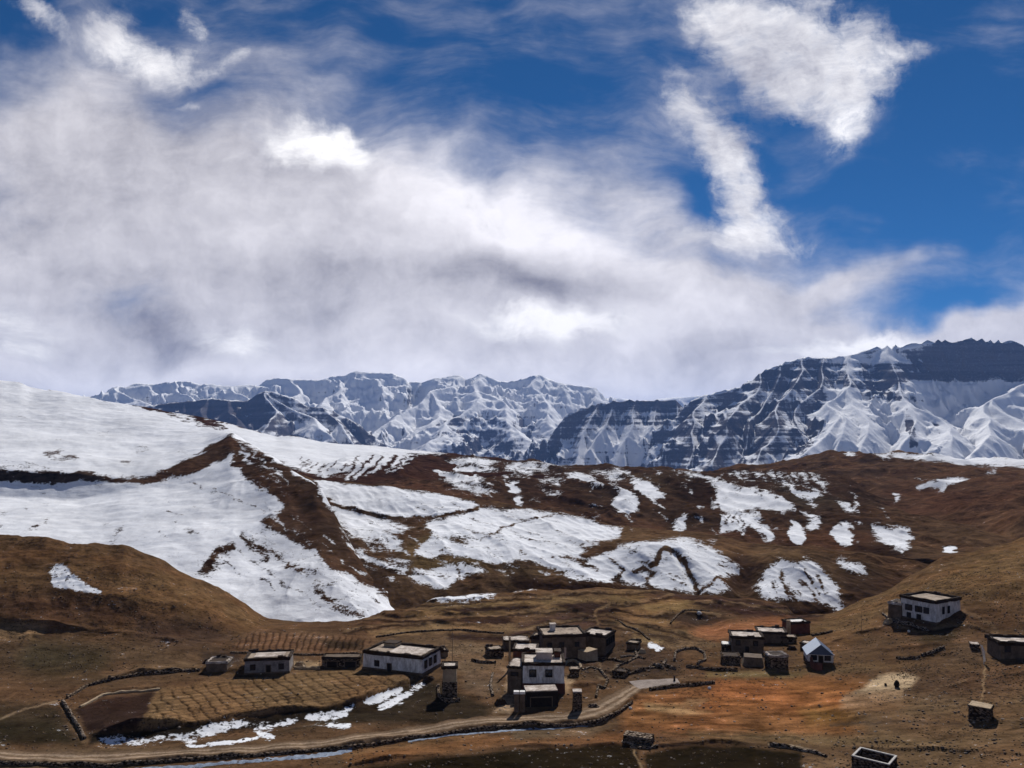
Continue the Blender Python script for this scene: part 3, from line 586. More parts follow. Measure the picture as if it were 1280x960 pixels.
Es += [([(832, 686), (842, 692), (852, 702), (860, 716), (874, 740)], 0.0, 1.4, 3.2), ([(828, 686), (823, 698), (815, 706)], 0.0, 1.4, 2.6), ([(792, 712), (806, 708), (815, 716), (806, 722), (812, 734)], 0.1, 2, 2.0),  # gully shadows painted in as bare brown lines
       ([(640, 656), (690, 643)], 0.15, 1, .7), ([(410, 626), (430, 636), (460, 644), (495, 649), (540, 645), (590, 637), (600, 634)], 0.0, 1.2, 1.4), ([(600, 674), (625, 662), (640, 656)], 0.1, 1.2, 1.2),
       ([(975, 715), (985, 735), (1000, 750)], 0.1, 1.5, 1.6), ([(1000, 725), (1015, 740), (1025, 755)], 0.15, 1.5, 1.6), ([(690, 695), (720, 700), (745, 712)], 0.2, 2, 2), ([(650, 690), (660, 705)], 0.2, 2, 3), ([(570, 705), (573, 722)], 0.1, 1.2, 1),
       ([(700, 716), (650, 704), (610, 706)], 0.1, 1.5, 2.0), ([(760, 700), (780, 712), (776, 724)], 0.1, 1.5, 1.5), ([(880, 735), (900, 722), (912, 728)], 0.15, 1.5, 2)]
_r = random.Random(12)
for _i in range(80):
    _x, _y = _r.uniform(400, 920), _r.uniform(625, 735); _l = _r.uniform(6, 26)
    Es.append(([(_x, _y), (_x + _l, _y + _l * _r.uniform(.15, .6))], _r.uniform(.2, .5), 1.8, _r.uniform(.2, 1.0)))
for _i in range(50):
    _x = _r.uniform(430, 700); _y = 660 + _r.random() * 55; _l = _r.uniform(6, 26)
    Es.append(([(_x, _y), (_x + _l, _y + _l * _r.uniform(.25, .55))], _r.uniform(.5, .8), 1.8, _r.uniform(.4, 1.5)))
for _i in range(26):
    _x, _y = _r.uniform(945, 1040), _r.uniform(702, 750); _l = _r.uniform(8, 20)
    Es.append(([(_x, _y), (_x + _l * .55, _y + _l)], _r.uniform(.15, .45), 1.5, _r.uniform(.3, .9)))
def e_disp(X, Y, PX, PY):
    bowl = -5.0 * np.exp(-(((PX - 500) / 90) ** 2 + ((PY - 640) / 14) ** 2))
    hump = 5.5 * np.exp(-(((PX - 840) / 85) ** 2 + ((PY - 690) / 22) ** 2)) + 4.5 * np.exp(-(((PX - 1005) / 45) ** 2 + ((PY - 705) / 22) ** 2)) + 3.5 * np.exp(-(((PX - 1080) / 30) ** 2 + ((PY - 705) / 16) ** 2))
    hol = -4.0 * np.exp(-(((PX - 930) / 18) ** 2 + ((PY - 725) / 30) ** 2)) - 3.0 * np.exp(-(((PX - 790) / 30) ** 2 + ((PY - 720) / 12) ** 2))
    return bowl + hump + hol + fbm(X / 22, Y / 22, 5, 12) * 0.8 + ridged(X / 50 + Y / 200, Y / 120, 3, 14) * 1.2 + ridged(X / 11 + Y / 30, Y / 30, 3, 15) * 0.45
build_sheet('snow_bowl_hill', 330, 1260, 1.2, [
    [(330, 810, 278), (1260, 830, 262)], [(330, 730, 330), (600, 735, 320), (800, 735, 318), (1000, 742, 305), (1120, 745, 300), (1260, 760, 290)],
    [(330, 660, 400), (400, 655, 405), (600, 668, 390), (760, 690, 370), (860, 700, 350), (1000, 710, 335), (1120, 722, 325), (1260, 740, 310)],
    [(330, 580, 530), (370, 588, 525), (400, 597, 520), (440, 603, 510), (500, 608, 500), (560, 617, 490), (620, 627, 480), (700, 640, 470), (770, 655, 455), (830, 664, 440), (880, 672, 425), (950, 682, 400), (1000, 688, 385), (1060, 693, 370), (1100, 700, 358), (1160, 698, 350), (1200, 694, 345), (1260, 700, 340)],
    ('rel', 25, -5, 6), ('rel', 80, -45, 6)], mat=M_MID, soil_base=(0.082, 0.046, 0.022), hollow=.17, fsoft=2.0, snow=Es, disp=e_disp, dens=1.2,
    scarps=[([(412, 628), (450, 640), (495, 649), (560, 643), (600, 634)], 1.6, 8, 2.5)],
    soil=[([(690, 650), (780, 660), (900, 680), (1000, 690), (1000, 700), (900, 695), (780, 676), (720, 668)], (0.125, 0.072, 0.032), 6), ([(620, 700), (700, 715), (760, 735), (640, 740)], (0.10, 0.06, 0.028), 6), ([(500, 690), (540, 660), (600, 690), (610, 715), (520, 715)], (0.13, 0.08, 0.030), 8), ([(400, 610), (420, 650), (470, 720), (500, 745), (430, 740), (380, 640)], DK, 8), ([(1050, 715), (1130, 720), (1160, 745), (1060, 750)], DK, 8),
          ([(640, 720), (760, 728), (900, 745), (1050, 762), (1050, 790), (640, 760)], DK2, 6), ([(920, 690), (945, 700), (942, 740), (915, 738)], DK, 5)],
    cuts=[([(845, 690), (858, 712), (872, 738)], -2.0, 5)])
# --- the big snow hill on the left
Bs = [([(285, 543), (300, 552), (325, 567), (350, 578), (375, 598), (400, 612), (420, 650), (440, 690), (530, 775), (516, 770), (500, 758), (470, 738), (440, 722), (400, 697), (380, 682), (352, 665), (328, 656), (336, 645), (357, 632), (345, 620), (318, 604), (300, 585), (290, 570)], 0.0, 2.2),
      ([(-300, 588), (0, 588), (60, 590), (130, 592), (128, 600), (70, 604), (20, 601), (-300, 602)], 0.0, 1.6),
      ([(128, 594), (160, 598), (190, 596), (208, 588), (240, 573), (265, 560), (284, 542), (294, 548), (290, 560), (268, 578), (240, 590), (215, 599), (185, 603), (165, 604), (135, 600)], 0.0, 1.8),
      ([(58, 568), (72, 564), (80, 570), (94, 571)], 0.1, 3, 2.0), ([(66, 574), (84, 577)], .3, 3, 1.5), ([(248, 712), (258, 695), (273, 680), (291, 683), (284, 696), (266, 712), (252, 718)], 0.45, 6), ([(258, 712), (266, 698), (272, 690), (290, 684)], 0.0, 3, 2.5),
      ([(310, 665), (340, 672), (380, 695), (440, 740), (460, 766), (420, 770), (380, 730), (330, 690)], 0.60, 14), ([(324, 684), (350, 700), (372, 712)], 0.2, 2.5, 2.0), ([(300, 668), (322, 690), (330, 700)], 0.3, 3, 3.0), ([(396, 738), (420, 760), (450, 770)], 0.3, 3, 3.5),
      ([(210, 640), (232, 645)], 0.3, 1.2, .8), ([(200, 590), (285, 620), (330, 640)], 0.3, 1.2, .8), ([(180, 560), (170, 566)], .5, 4, 3), ([(0, 582), (60, 584)], .55, 5, 4), ([(280, 700), (300, 720)], .4, 1.2, .8), ([(140, 680), (150, 660)], .5, 3, 2)]
Bs += [([(300, 556), (330, 580), (348, 596)], 0.85, 1.6, 1.2), ([(318, 572), (345, 600), (362, 618)], 0.6, 1.6, 1.0), ([(340, 585), (360, 604)], 0.8, 1.3, 1.2), ([(300, 565), (312, 580)], .8, 1.5, 3)]
Bs += [([(30, 665), (60, 650)], .5, 2.5, 2), ([(235, 660), (247, 664)], .4, 1.5, 1.5), ([(330, 725), (350, 740)], .3, 1.2, .8), ([(300, 690), (400, 760)], .42, 2, 1.2)]
_r = random.Random(5)
for _i in range(26):
    _x, _y = _r.uniform(300, 490), 0; _y = 575 + (_x - 300) * 0.95 + _r.uniform(-10, 45); _l = _r.uniform(8, 26)
    Bs.append(([(_x, _y), (_x + _l, _y + _l * 0.85)], _r.uniform(.45, .8), 1.5, _r.uniform(.5, 1.3)))
for _i in range(70):
    _x, _y = _r.uniform(-100, 440), _r.uniform(500, 770); _l = _r.uniform(4, 22)
    Bs.append(([(_x, _y), (_x + _l, _y + _l * _r.uniform(-.1, .9) * (.3 if _y < 590 else 1))], _r.uniform(.42, .62), 2.5, _r.uniform(.3, 1.6)))
build_sheet('snow_hill', -300, 560, 1.15, [
    [(-300, 820, 262), (560, 900, 250)], [(-300, 740, 300), (0, 740, 300), (200, 760, 290), (330, 800, 275), (450, 800, 270), (560, 850, 262)],
    [(-300, 660, 380), (0, 662, 380), (130, 670, 380), (250, 670, 370), (330, 690, 350), (400, 720, 320), (450, 750, 300), (500, 780, 285), (560, 840, 270)],
    [(-300, 622, 464), (0, 621, 462), (100, 622, 462), (150, 612, 470), (210, 608, 476), (250, 601, 480), (290, 597, 470), (340, 618, 426), (400, 660, 370), (440, 700, 340), (500, 770, 300), (560, 830, 276)],
    [(-300, 603, 476), (0, 602, 476), (100, 604, 476), (150, 603, 480), (210, 598, 487), (250, 585, 502), (288, 572, 515), (340, 597, 456), (400, 635, 395), (440, 688, 350), (500, 763, 306), (560, 830, 280)],
    [(-300, 588, 482), (0, 588, 482), (100, 591, 482), (140, 596, 484), (165, 598, 486), (210, 590, 496), (250, 570, 522), (288, 546, 560), (340, 574, 500), (400, 612, 430), (420, 640, 400), (440, 680, 366), (500, 757, 315), (560, 830, 285)],
    [(-300, 530, 620), (0, 530, 640), (130, 540, 640), (210, 545, 620), (260, 548, 600), (290, 541, 590), (340, 572, 510), (400, 611, 436), (440, 679, 370), (500, 758, 318), (560, 832, 288)],
    [(-300, 430, 820), (-100, 456, 820), (0, 474, 800), (25, 478, 798), (38, 483, 790), (80, 489, 780), (130, 502, 760), (190, 518, 720), (240, 530, 680), (288, 541, 620), (340, 571, 515), (400, 611, 440), (440, 679, 373), (500, 758, 321), (560, 832, 291)],
    ('rel', 20, -6, 6), ('rel', 60, -50, 6)], mat=M_MID, soil_base=(0.072, 0.038, 0.020), hollow=.13, fsoft=1.8, snow=Bs, base_snow=1.0, smooth_px=26, smooth_rows=3,
    disp=lambda X, Y, PX, PY: fbm(X / 60, Y / 60, 4, 31) * 1.6 + fbm(X / 12, Y / 12, 4, 33) * 0.28 + ridged(X / 45 + Y / 160, Y / 100 - X / 120, 4, 35) * 1.4 * np.clip((PX - 220) / 100, 0, 1) * np.clip((PY - 560) / 60, 0, 1),
    soil=[([(-300, 586), (130, 590), (130, 606), (-300, 606)], (0.045, 0.03, 0.022), 4), ([(355, 585), (400, 612), (440, 680), (420, 690), (370, 630)], DK, 6)], warp=(6.5, 16.0))

# ============================================================ the near ground: village shelf, left hill, right hillside
TAN = (0.22, 0.14, 0.066); BRN = (0.108, 0.064, 0.034); PUR = (0.036, 0.021, 0.017); ORG = (0.20, 0.078, 0.020); OLV = (0.017, 0.013, 0.007); PALE = (0.32, 0.24, 0.155); RED = (0.12, 0.062, 0.038)
ROAD_EDGE = [(-60, 955), (0, 954), (130, 957), (200, 952), (250, 948), (320, 944), (400, 937), (450, 932), (520, 920), (580, 913), (640, 907), (720, 906), (752, 901), (775, 889), (790, 877), (800, 866), (812, 861), (850, 857), (895, 853)]
FIELD1 = [(196, 863), (250, 853), (320, 847), (400, 838), (452, 837), (518, 850), (500, 858), (440, 876), (380, 886), (320, 893), (250, 904), (172, 912)]
FIELD2 = [(300, 797), (320, 788), (380, 790), (440, 795), (470, 800), (452, 814), (400, 816), (330, 814), (290, 812)]
TERR = [([(430, 790), (480, 782), (540, 780), (600, 784), (640, 782)], 1.1, 16), ([(455, 773), (500, 776), (560, 772), (620, 770), (680, 760)], 1.3, 14), ([(520, 757), (580, 753), (640, 748), (690, 747)], 1.0, 9),
        ([(660, 788), (690, 779), (730, 775), (770, 782), (800, 790)], 1.2, 10), ([(640, 768), (700, 763), (760, 770), (790, 765)], 1.0, 9), ([(750, 752), (780, 757), (815, 750), (840, 745)], 1.0, 9), ([(700, 742), (740, 740), (780, 742), (820, 739)], 0.7, 6),
        ([(800, 775), (830, 768), (870, 765), (900, 770)], 1.0, 9), ([(760, 768), (800, 780), (850, 792), (880, 802)], 0.9, 10), ([(870, 752), (920, 756), (980, 765), (1030, 768)], 1.6, 10), ([(620, 800), (660, 796), (690, 800)], .8, 10),
        ([(-20, 774), (60, 782), (120, 790), (180, 797), (235, 804)], 0.8, 14), ([(10, 797), (30, 798), (58, 794)], 0.9, 14), ([(70, 876), (110, 857), (170, 844), (250, 838), (300, 840), (370, 843)], 0.8, 18), ([(95, 885), (130, 870), (200, 861), (260, 852)], 0.5, 8),
        ([(105, 924), (170, 917), (250, 906), (320, 896), (400, 888), (445, 879), (500, 860), (530, 848)], 1.5, 20), (ROAD_EDGE, 0.8, 26), ([(575, 868), (600, 874), (625, 868)], .8, 10), ([(420, 960), (500, 948), (640, 935), (790, 930)], .5, 8),
        ([(800, 936), (860, 930), (920, 930), (1000, 936), (1035, 946)], .6, 10), ([(860, 915), (940, 920), (1040, 925), (1130, 930)], .35, 8), ([(820, 838), (860, 833), (925, 838)], .7, 8), ([(900, 834), (960, 838), (1000, 836), (1100, 826), (1180, 818), (1240, 826)], .5, 12),
        ([(1010, 838), (1040, 836), (1052, 832)], .6, 8), ([(1105, 772), (1130, 780), (1165, 787), (1205, 782), (1245, 792)], 1.0, 12), ([(1080, 812), (1110, 816), (1150, 812), (1180, 806)], .7, 8), ([(1040, 800), (1080, 790), (1110, 780)], .5, 8),
        ([(1145, 893), (1200, 902), (1280, 905), (1400, 910)], .5, 12), ([(1050, 935), (1150, 938), (1240, 942), (1300, 946)], .5, 8), ([(1180, 860), (1240, 850), (1300, 838)], .4, 10), ([(740, 838), (780, 843), (830, 840)], .8, 8), ([(700, 860), (740, 858), (780, 850)], .5, 8)]
SOIL_SHADE = [([(-300, 660), (150, 683), (330, 770), (330, 800), (100, 790), (-300, 770)], (0.118, 0.066, 0.030), 14), ([(-300, 735), (40, 740), (180, 765), (120, 780), (-300, 765)], (0.085, 0.046, 0.026), 12),
        ([(110, 720), (230, 720), (320, 775), (200, 765)], (0.14, 0.082, 0.036), 12), ([(160, 770), (260, 776), (300, 800), (240, 812), (170, 800)], (0.075, 0.045, 0.03), 10), ([(0, 776), (60, 780), (52, 797), (0, 800), (-60, 796)], (0.21, 0.14, 0.075), 4),
        ([(-300, 800), (60, 805), (200, 812), (240, 835), (100, 855), (-300, 860)], (0.095, 0.06, 0.034), 12), ([(40, 800), (130, 812), (140, 840), (60, 850), (10, 835)], (0.062, 0.048, 0.028), 12), ([(-300, 865), (70, 880), (100, 925), (-300, 935)], (0.05, 0.036, 0.022), 7),
        ([(-300, 895), (60, 900), (100, 930), (-300, 936)], (0.03, 0.024, 0.014), 6),
        ([(95, 887), (130, 872), (198, 864), (172, 912), (112, 916)], PUR, 2.5), (FIELD1, (0.17, 0.105, 0.05), 2.5), (FIELD2, (0.15, 0.085, 0.048), 3),
        ([(110, 917), (170, 914), (320, 895), (445, 879), (450, 890), (330, 912), (110, 930)], (0.02, 0.016, 0.012), 3), ([(450, 878), (530, 848), (585, 870), (620, 885), (590, 905), (440, 905), (330, 920), (440, 890)], (0.035, 0.027, 0.018), 5),
        ([(366, 826), (400, 826), (400, 836), (368, 837)], (0.30, 0.22, 0.13), 2), ([(580, 835), (626, 840), (625, 868), (600, 872), (578, 862)], (0.125, 0.085, 0.055), 4),
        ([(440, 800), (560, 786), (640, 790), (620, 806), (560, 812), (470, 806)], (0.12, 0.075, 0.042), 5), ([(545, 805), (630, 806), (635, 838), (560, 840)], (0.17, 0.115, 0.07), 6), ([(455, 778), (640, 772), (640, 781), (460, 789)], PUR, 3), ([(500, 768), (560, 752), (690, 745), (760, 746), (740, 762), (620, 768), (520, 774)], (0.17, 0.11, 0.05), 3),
        ([(560, 778), (660, 784), (640, 790), (560, 786)], (0.16, 0.10, 0.05), 2), ([(400, 778), (500, 768), (500, 790), (380, 790)], (0.10, 0.055, 0.03), 5), ([(640, 785), (700, 766), (745, 770), (760, 782), (700, 790), (640, 798)], (0.075, 0.042, 0.032), 4), ([(640, 790), (690, 776), (740, 775), (690, 783)], (0.17, 0.11, 0.06), 2),
        ([(745, 752), (790, 760), (850, 748), (880, 757), (850, 768), (760, 770)], (0.165, 0.10, 0.042), 3), ([(760, 736), (815, 738), (800, 752), (760, 752)], (0.16, 0.105, 0.045), 3), ([(760, 772), (830, 786), (900, 790), (880, 806), (800, 796)], (0.15, 0.095, 0.045), 4),
        ([(805, 740), (900, 745), (1040, 766), (1020, 776), (930, 770), (860, 752)], (0.055, 0.03, 0.024), 4), ([(842, 770), (865, 762), (905, 768), (910, 780), (880, 784), (850, 780)], (0.05, 0.033, 0.024), 4),
        ([(862, 790), (900, 778), (985, 772), (985, 792), (930, 790), (900, 802), (870, 804)], (0.24, 0.10, 0.038), 5), ([(985, 790), (1030, 792), (1060, 800), (1040, 830), (1000, 826), (985, 805)], (0.13, 0.075, 0.036), 6),
        ([(640, 735), (700, 735), (640, 745)], (0.13, 0.08, 0.04), 4), ([(720, 800), (800, 806), (850, 815), (850, 845), (740, 850), (712, 830)], (0.075, 0.048, 0.032), 6), ([(792, 795), (830, 800), (825, 806), (790, 802)], (0.26, 0.18, 0.09), 3), ([(790, 812), (812, 814), (815, 830), (795, 832)], (0.06, 0.04, 0.03), 3),
        ([(795, 868), (880, 852), (1000, 842), (1080, 848), (1130, 880), (1120, 905), (1040, 925), (860, 918), (780, 915), (775, 895)], (0.19, 0.082, 0.024), 7), ([(900, 850), (1060, 858), (1120, 885), (1050, 900), (880, 885)], (0.25, 0.095, 0.020), 8), ([(1000, 885), (1130, 878), (1100, 905), (1010, 905)], (0.20, 0.10, 0.022), 7),
        ([(806, 880), (850, 882), (890, 890), (850, 893), (810, 888)], (0.28, 0.17, 0.075), 3), ([(860, 872), (885, 876), (870, 884), (850, 882)], (0.25, 0.15, 0.07), 3), ([(885, 838), (1010, 840), (1000, 846), (880, 848)], (0.15, 0.11, 0.05), 3),
        ([(1080, 858), (1098, 845), (1130, 841), (1146, 848), (1140, 860), (1118, 868), (1075, 880), (1050, 876)], (0.44, 0.33, 0.21), 3), ([(1060, 866), (1130, 862), (1128, 884), (1050, 886)], (0.29, 0.19, 0.11), 4), ([(1150, 850), (1260, 845), (1300, 900), (1150, 900)], (0.085, 0.053, 0.034), 14),
        ([(1105, 765), (1126, 770), (1124, 780), (1108, 776)], (0.36, 0.27, 0.16), 2), ([(1120, 780), (1160, 788), (1160, 792), (1120, 785)], (0.2, 0.14, 0.08), 1.5), ([(1150, 790), (1200, 785), (1190, 806), (1150, 806)], (0.05, 0.035, 0.02), 5), ([(1150, 735), (1240, 735), (1240, 760), (1200, 762), (1150, 745)], (0.062, 0.042, 0.026), 7),  # third polygon: shadow below the hillside house, painted as dark ground
        ([(1205, 908), (1240, 908), (1235, 922), (1210, 922)], (0.20, 0.09, 0.035), 4), ([(1140, 925), (1170, 928), (1165, 940), (1145, 940)], (0.25, 0.2, 0.15), 4), ([(1000, 790), (1080, 742), (1280, 672), (1450, 640), (1450, 760), (1260, 750), (1130, 752), (1060, 800)], (0.155, 0.094, 0.042), 12), ([(1060, 880), (1200, 868), (1400, 850), (1400, 960), (1100, 960)], (0.135, 0.086, 0.046), 14),
        ([(430, 935), (640, 918), (790, 916), (790, 928), (640, 930), (430, 958)], (0.17, 0.082, 0.03), 4), ([(640, 908), (760, 908), (740, 922), (640, 925)], (0.13, 0.09, 0.055), 4),
        ([(380, 1000), (430, 962), (520, 950), (640, 937), (780, 930), (800, 940), (800, 1010)], OLV, 3), ([(806, 1010), (808, 942), (850, 933), (920, 932), (1000, 940), (1010, 1010)], OLV, 3), ([(1010, 940), (1060, 945), (1050, 1000), (1010, 1000)], (0.14, 0.085, 0.045), 5),
        ([(790, 934), (802, 960)], (0.2, 0.15, 0.09), 1, 1.2), ([(860, 913), (1100, 922), (1180, 930), (1050, 932), (860, 922)], (0.15, 0.10, 0.05), 5), ([(830, 917), (900, 919), (1000, 922)], (0.06, 0.04, 0.02), 1, .8), ([(960, 930), (1010, 936), (1035, 945)], (0.3, 0.24, 0.18), 1.2, 1.2),
        ([(626, 835), (634, 850), (630, 870), (616, 890), (640, 892), (642, 868), (640, 838)], (0.25, 0.18, 0.12), 2.5), ([(700, 845), (716, 850), (712, 866), (704, 866)], (0.3, 0.22, 0.14), 2.5), ([(-60, 905), (0, 898), (40, 886), (75, 874)], (0.2, 0.15, 0.1), 1.0, 1.0), ([(75, 874), (90, 895), (104, 925)], (0.12, 0.075, 0.04), 2, 4),
        ([(1040, 906), (1130, 902), (1200, 905)], (0.07, 0.05, 0.035), 2, 1.5), ([(1232, 832), (1229, 860), (1227, 878)], (0.26, 0.19, 0.11), 1, 0.9), ([(600, 918), (560, 925), (480, 935), (430, 944)], (0.16, 0.085, 0.035), 2, 3),
        ([(740, 818), (750, 830), (745, 845), (760, 850)], (0.14, 0.10, 0.06), 1, .9), ([(766, 840), (770, 830), (790, 826), (794, 810), (792, 800)], (0.15, 0.105, 0.065), 1, 1.0), ([(700, 846), (740, 838), (760, 845)], (0.11, 0.075, 0.05), 1, 1.0), ([(1150, 880), (1170, 862), (1210, 850)], (0.13, 0.09, 0.055), 1, .8),
        ([(1190, 700), (1150, 735), (1100, 765), (1070, 790)], (0.14, 0.085, 0.045), 2, 1.0), ([(1205, 765), (1240, 780), (1245, 790)], (0.15, 0.10, 0.06), 1.5, 2.5)]
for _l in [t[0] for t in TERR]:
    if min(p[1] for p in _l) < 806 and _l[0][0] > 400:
        SOIL_SHADE.append(([(x, y + 1.6) for x, y in _l], (0.035, 0.021, 0.014), 1.2, 1.3)); SOIL_SHADE.append(([(x, y - 1.6) for x, y in _l], (0.20, 0.13, 0.07), 1.5, 1.0))  # bank dirt and painted shade under each terrace edge, pale painted lip above
SOIL_SHADE += [([(460, 789), (540, 781), (640, 783), (660, 787), (560, 790), (470, 796)], (0.21, 0.135, 0.065), 2), ([(560, 792), (640, 796), (630, 803), (560, 799)], PUR, 2.5), ([(540, 762), (600, 758), (680, 756), (660, 762), (580, 766)], PUR, 2), ([(690, 756), (740, 752), (790, 764), (740, 768)], PUR, 2),
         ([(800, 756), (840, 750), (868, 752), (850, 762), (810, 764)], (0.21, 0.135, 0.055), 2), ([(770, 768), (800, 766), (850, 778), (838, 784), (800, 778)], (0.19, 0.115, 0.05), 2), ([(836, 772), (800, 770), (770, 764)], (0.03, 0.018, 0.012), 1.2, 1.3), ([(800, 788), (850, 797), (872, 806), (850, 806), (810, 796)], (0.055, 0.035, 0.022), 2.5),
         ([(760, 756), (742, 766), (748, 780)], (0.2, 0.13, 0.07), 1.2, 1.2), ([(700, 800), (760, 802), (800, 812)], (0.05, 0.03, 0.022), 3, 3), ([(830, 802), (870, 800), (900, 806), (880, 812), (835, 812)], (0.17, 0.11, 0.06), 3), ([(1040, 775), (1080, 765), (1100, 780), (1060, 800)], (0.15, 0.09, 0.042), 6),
         ([(990, 833), (1100, 828), (1150, 832), (1060, 842), (990, 842)], (0.14, 0.09, 0.045), 4), ([(-60, 940), (-60, 960), (300, 945), (300, 935)], (0.13, 0.09, 0.055), 4), ([(400, 800), (452, 800), (452, 812), (410, 812)], (0.05, 0.034, 0.022), 3), ([(250, 815), (300, 812), (300, 830), (255, 830)], (0.06, 0.04, 0.03), 4),
         ([(130, 838), (230, 826), (250, 834), (170, 843), (120, 852)], (0.13, 0.082, 0.045), 3), ([(1200, 800), (1245, 795), (1240, 825), (1180, 830)], (0.12, 0.075, 0.045), 6), ([(905, 817), (955, 815), (958, 832), (905, 832)], (0.09, 0.06, 0.042), 3)]
SNOWA = [([(61, 713), (68, 706), (82, 706), (88, 716), (100, 726), (130, 742), (112, 741), (85, 735), (63, 732)], 0.9, 2), ([(808, 804), (815, 804), (829, 810), (822, 813), (812, 809)], 1, 1.2),
         ([(640, 735), (655, 733), (652, 738), (641, 741)], .8, 1.5), ([(680, 731), (695, 727), (705, 730), (700, 734), (684, 735)], 1, 1.2), ([(658, 735), (672, 733), (672, 736)], .8, 1.2),
         ([(510, 740), (535, 745), (570, 742), (606, 742), (628, 737), (605, 750), (570, 752), (530, 750)], .8, 2.5),
         ([(184, 921), (200, 918), (222, 918), (250, 910), (268, 904), (300, 903), (330, 900), (340, 905), (300, 910), (268, 916), (240, 925), (150, 931), (120, 928), (128, 922)], .60, 3),
         ([(194, 920), (215, 919), (250, 925), (236, 932), (225, 922)], .8, 2), ([(255, 908), (300, 903), (304, 908), (275, 914), (262, 922)], .7, 2), ([(225, 934), (262, 928), (320, 922), (320, 925), (262, 932)], .9, 1.2), ([(343, 905), (370, 898), (362, 906), (345, 910)], .85, 2), ([(320, 906), (345, 905), (340, 916), (320, 914)], .75, 3),
         ([(378, 899), (385, 892), (415, 890), (434, 884), (444, 881), (440, 890), (430, 898), (400, 902), (383, 901)], .8, 1.8), ([(408, 905), (430, 904), (438, 903), (436, 911), (410, 911)], .7, 1.8), ([(320, 915), (342, 920), (342, 923), (322, 922)], .8, 1.5),
         ([(455, 876), (470, 868), (488, 863), (504, 859), (500, 865), (480, 874), (462, 881)], .85, 1.5), ([(468, 884), (485, 877), (503, 867), (515, 864), (512, 870), (492, 882), (476, 888)], .85, 1.5), ([(510, 858), (530, 852), (526, 862), (514, 864)], .6, 2.5),
         ([(1095, 805), (1104, 806), (1100, 808)], .3, 1)]
rngA = np.random.RandomState(7)
def a_extra(X, Y, Z, PX, PY, QX, QY, col, sn):
    f1 = np.clip(sdist(PX, PY, FIELD1) / 3, 0, 1)
    # ploughed arcs
    s = (PX - 150) * 0.80 - (PY - 850) * 0.9 - 0.006 * (PX - 330) * (PY - 850) * 0.5 + fbm(X / 8, Y / 8, 3, 61) * 5
    ph = np.mod(s, 12.5) / 12.5
    line = np.exp(-((ph - 0.5) / 0.10) ** 2) * (0.55 + 0.45 * np.clip(fbm(X / 6, Y / 6, 2, 4) * 2 + .5, 0, 1))
    fine = 0.5 + 0.5 * np.sin((PY + 0.12 * PX + fbm(X / 10, Y / 10, 2, 9) * 2) * 2 * math.pi / 4.2)
    k = 1 - f1 * (0.80 * line + 0.30 * fine) + f1 * 0.15
    Z = Z - f1 * line * 0.12
    f2 = np.clip(sdist(PX, PY, FIELD2) / 3, 0, 1)
    s2 = PX + (PY - 800) * 0.35 + fbm(X / 10, Y / 10, 2, 77) * 2
    l2 = np.exp(-((np.mod(s2, 8.2) / 8.2 - 0.5) / 0.16) ** 2)
    k = k * (1 - f2 * 0.7 * l2); Z = Z - f2 * l2 * 0.10
    # wet streaks of the marsh
    mm = np.clip(sdist(PX, PY, [(790, 866), (1000, 842), (1130, 880), (1040, 925), (780, 915)]) / 10, 0, 1)
    st = fbm(X / 9, Y / 2.2, 4, 88)
    k = k * (1 + mm * np.clip(st, -0.5, 0.7) * 0.7)
    col[..., :3] *= k[..., None] * np.array([1.0, 0.94, 0.82])
    return Z, col, sn
def a_disp(X, Y, PX, PY):
    left = np.clip((330 - PX) / 150, 0, 1); right = np.clip((PX - 1030) / 120, 0, 1)
    far = np.clip((800 - PY) / 40, 0, 1)
    flat = 0.12 + 0.5 * np.maximum(left, right) * np.clip((870 - PY) / 60, .2, 1) + 0.25 * far
    return fbm(X / 26, Y / 26, 5, 41) * 1.6 * flat + fbm(X / 5, Y / 5, 4, 43) * 0.22 * (flat + 0.2) + ridged(X / 18 + Y / 60, Y / 30, 3, 47) * 0.5 * far * (1 - right)
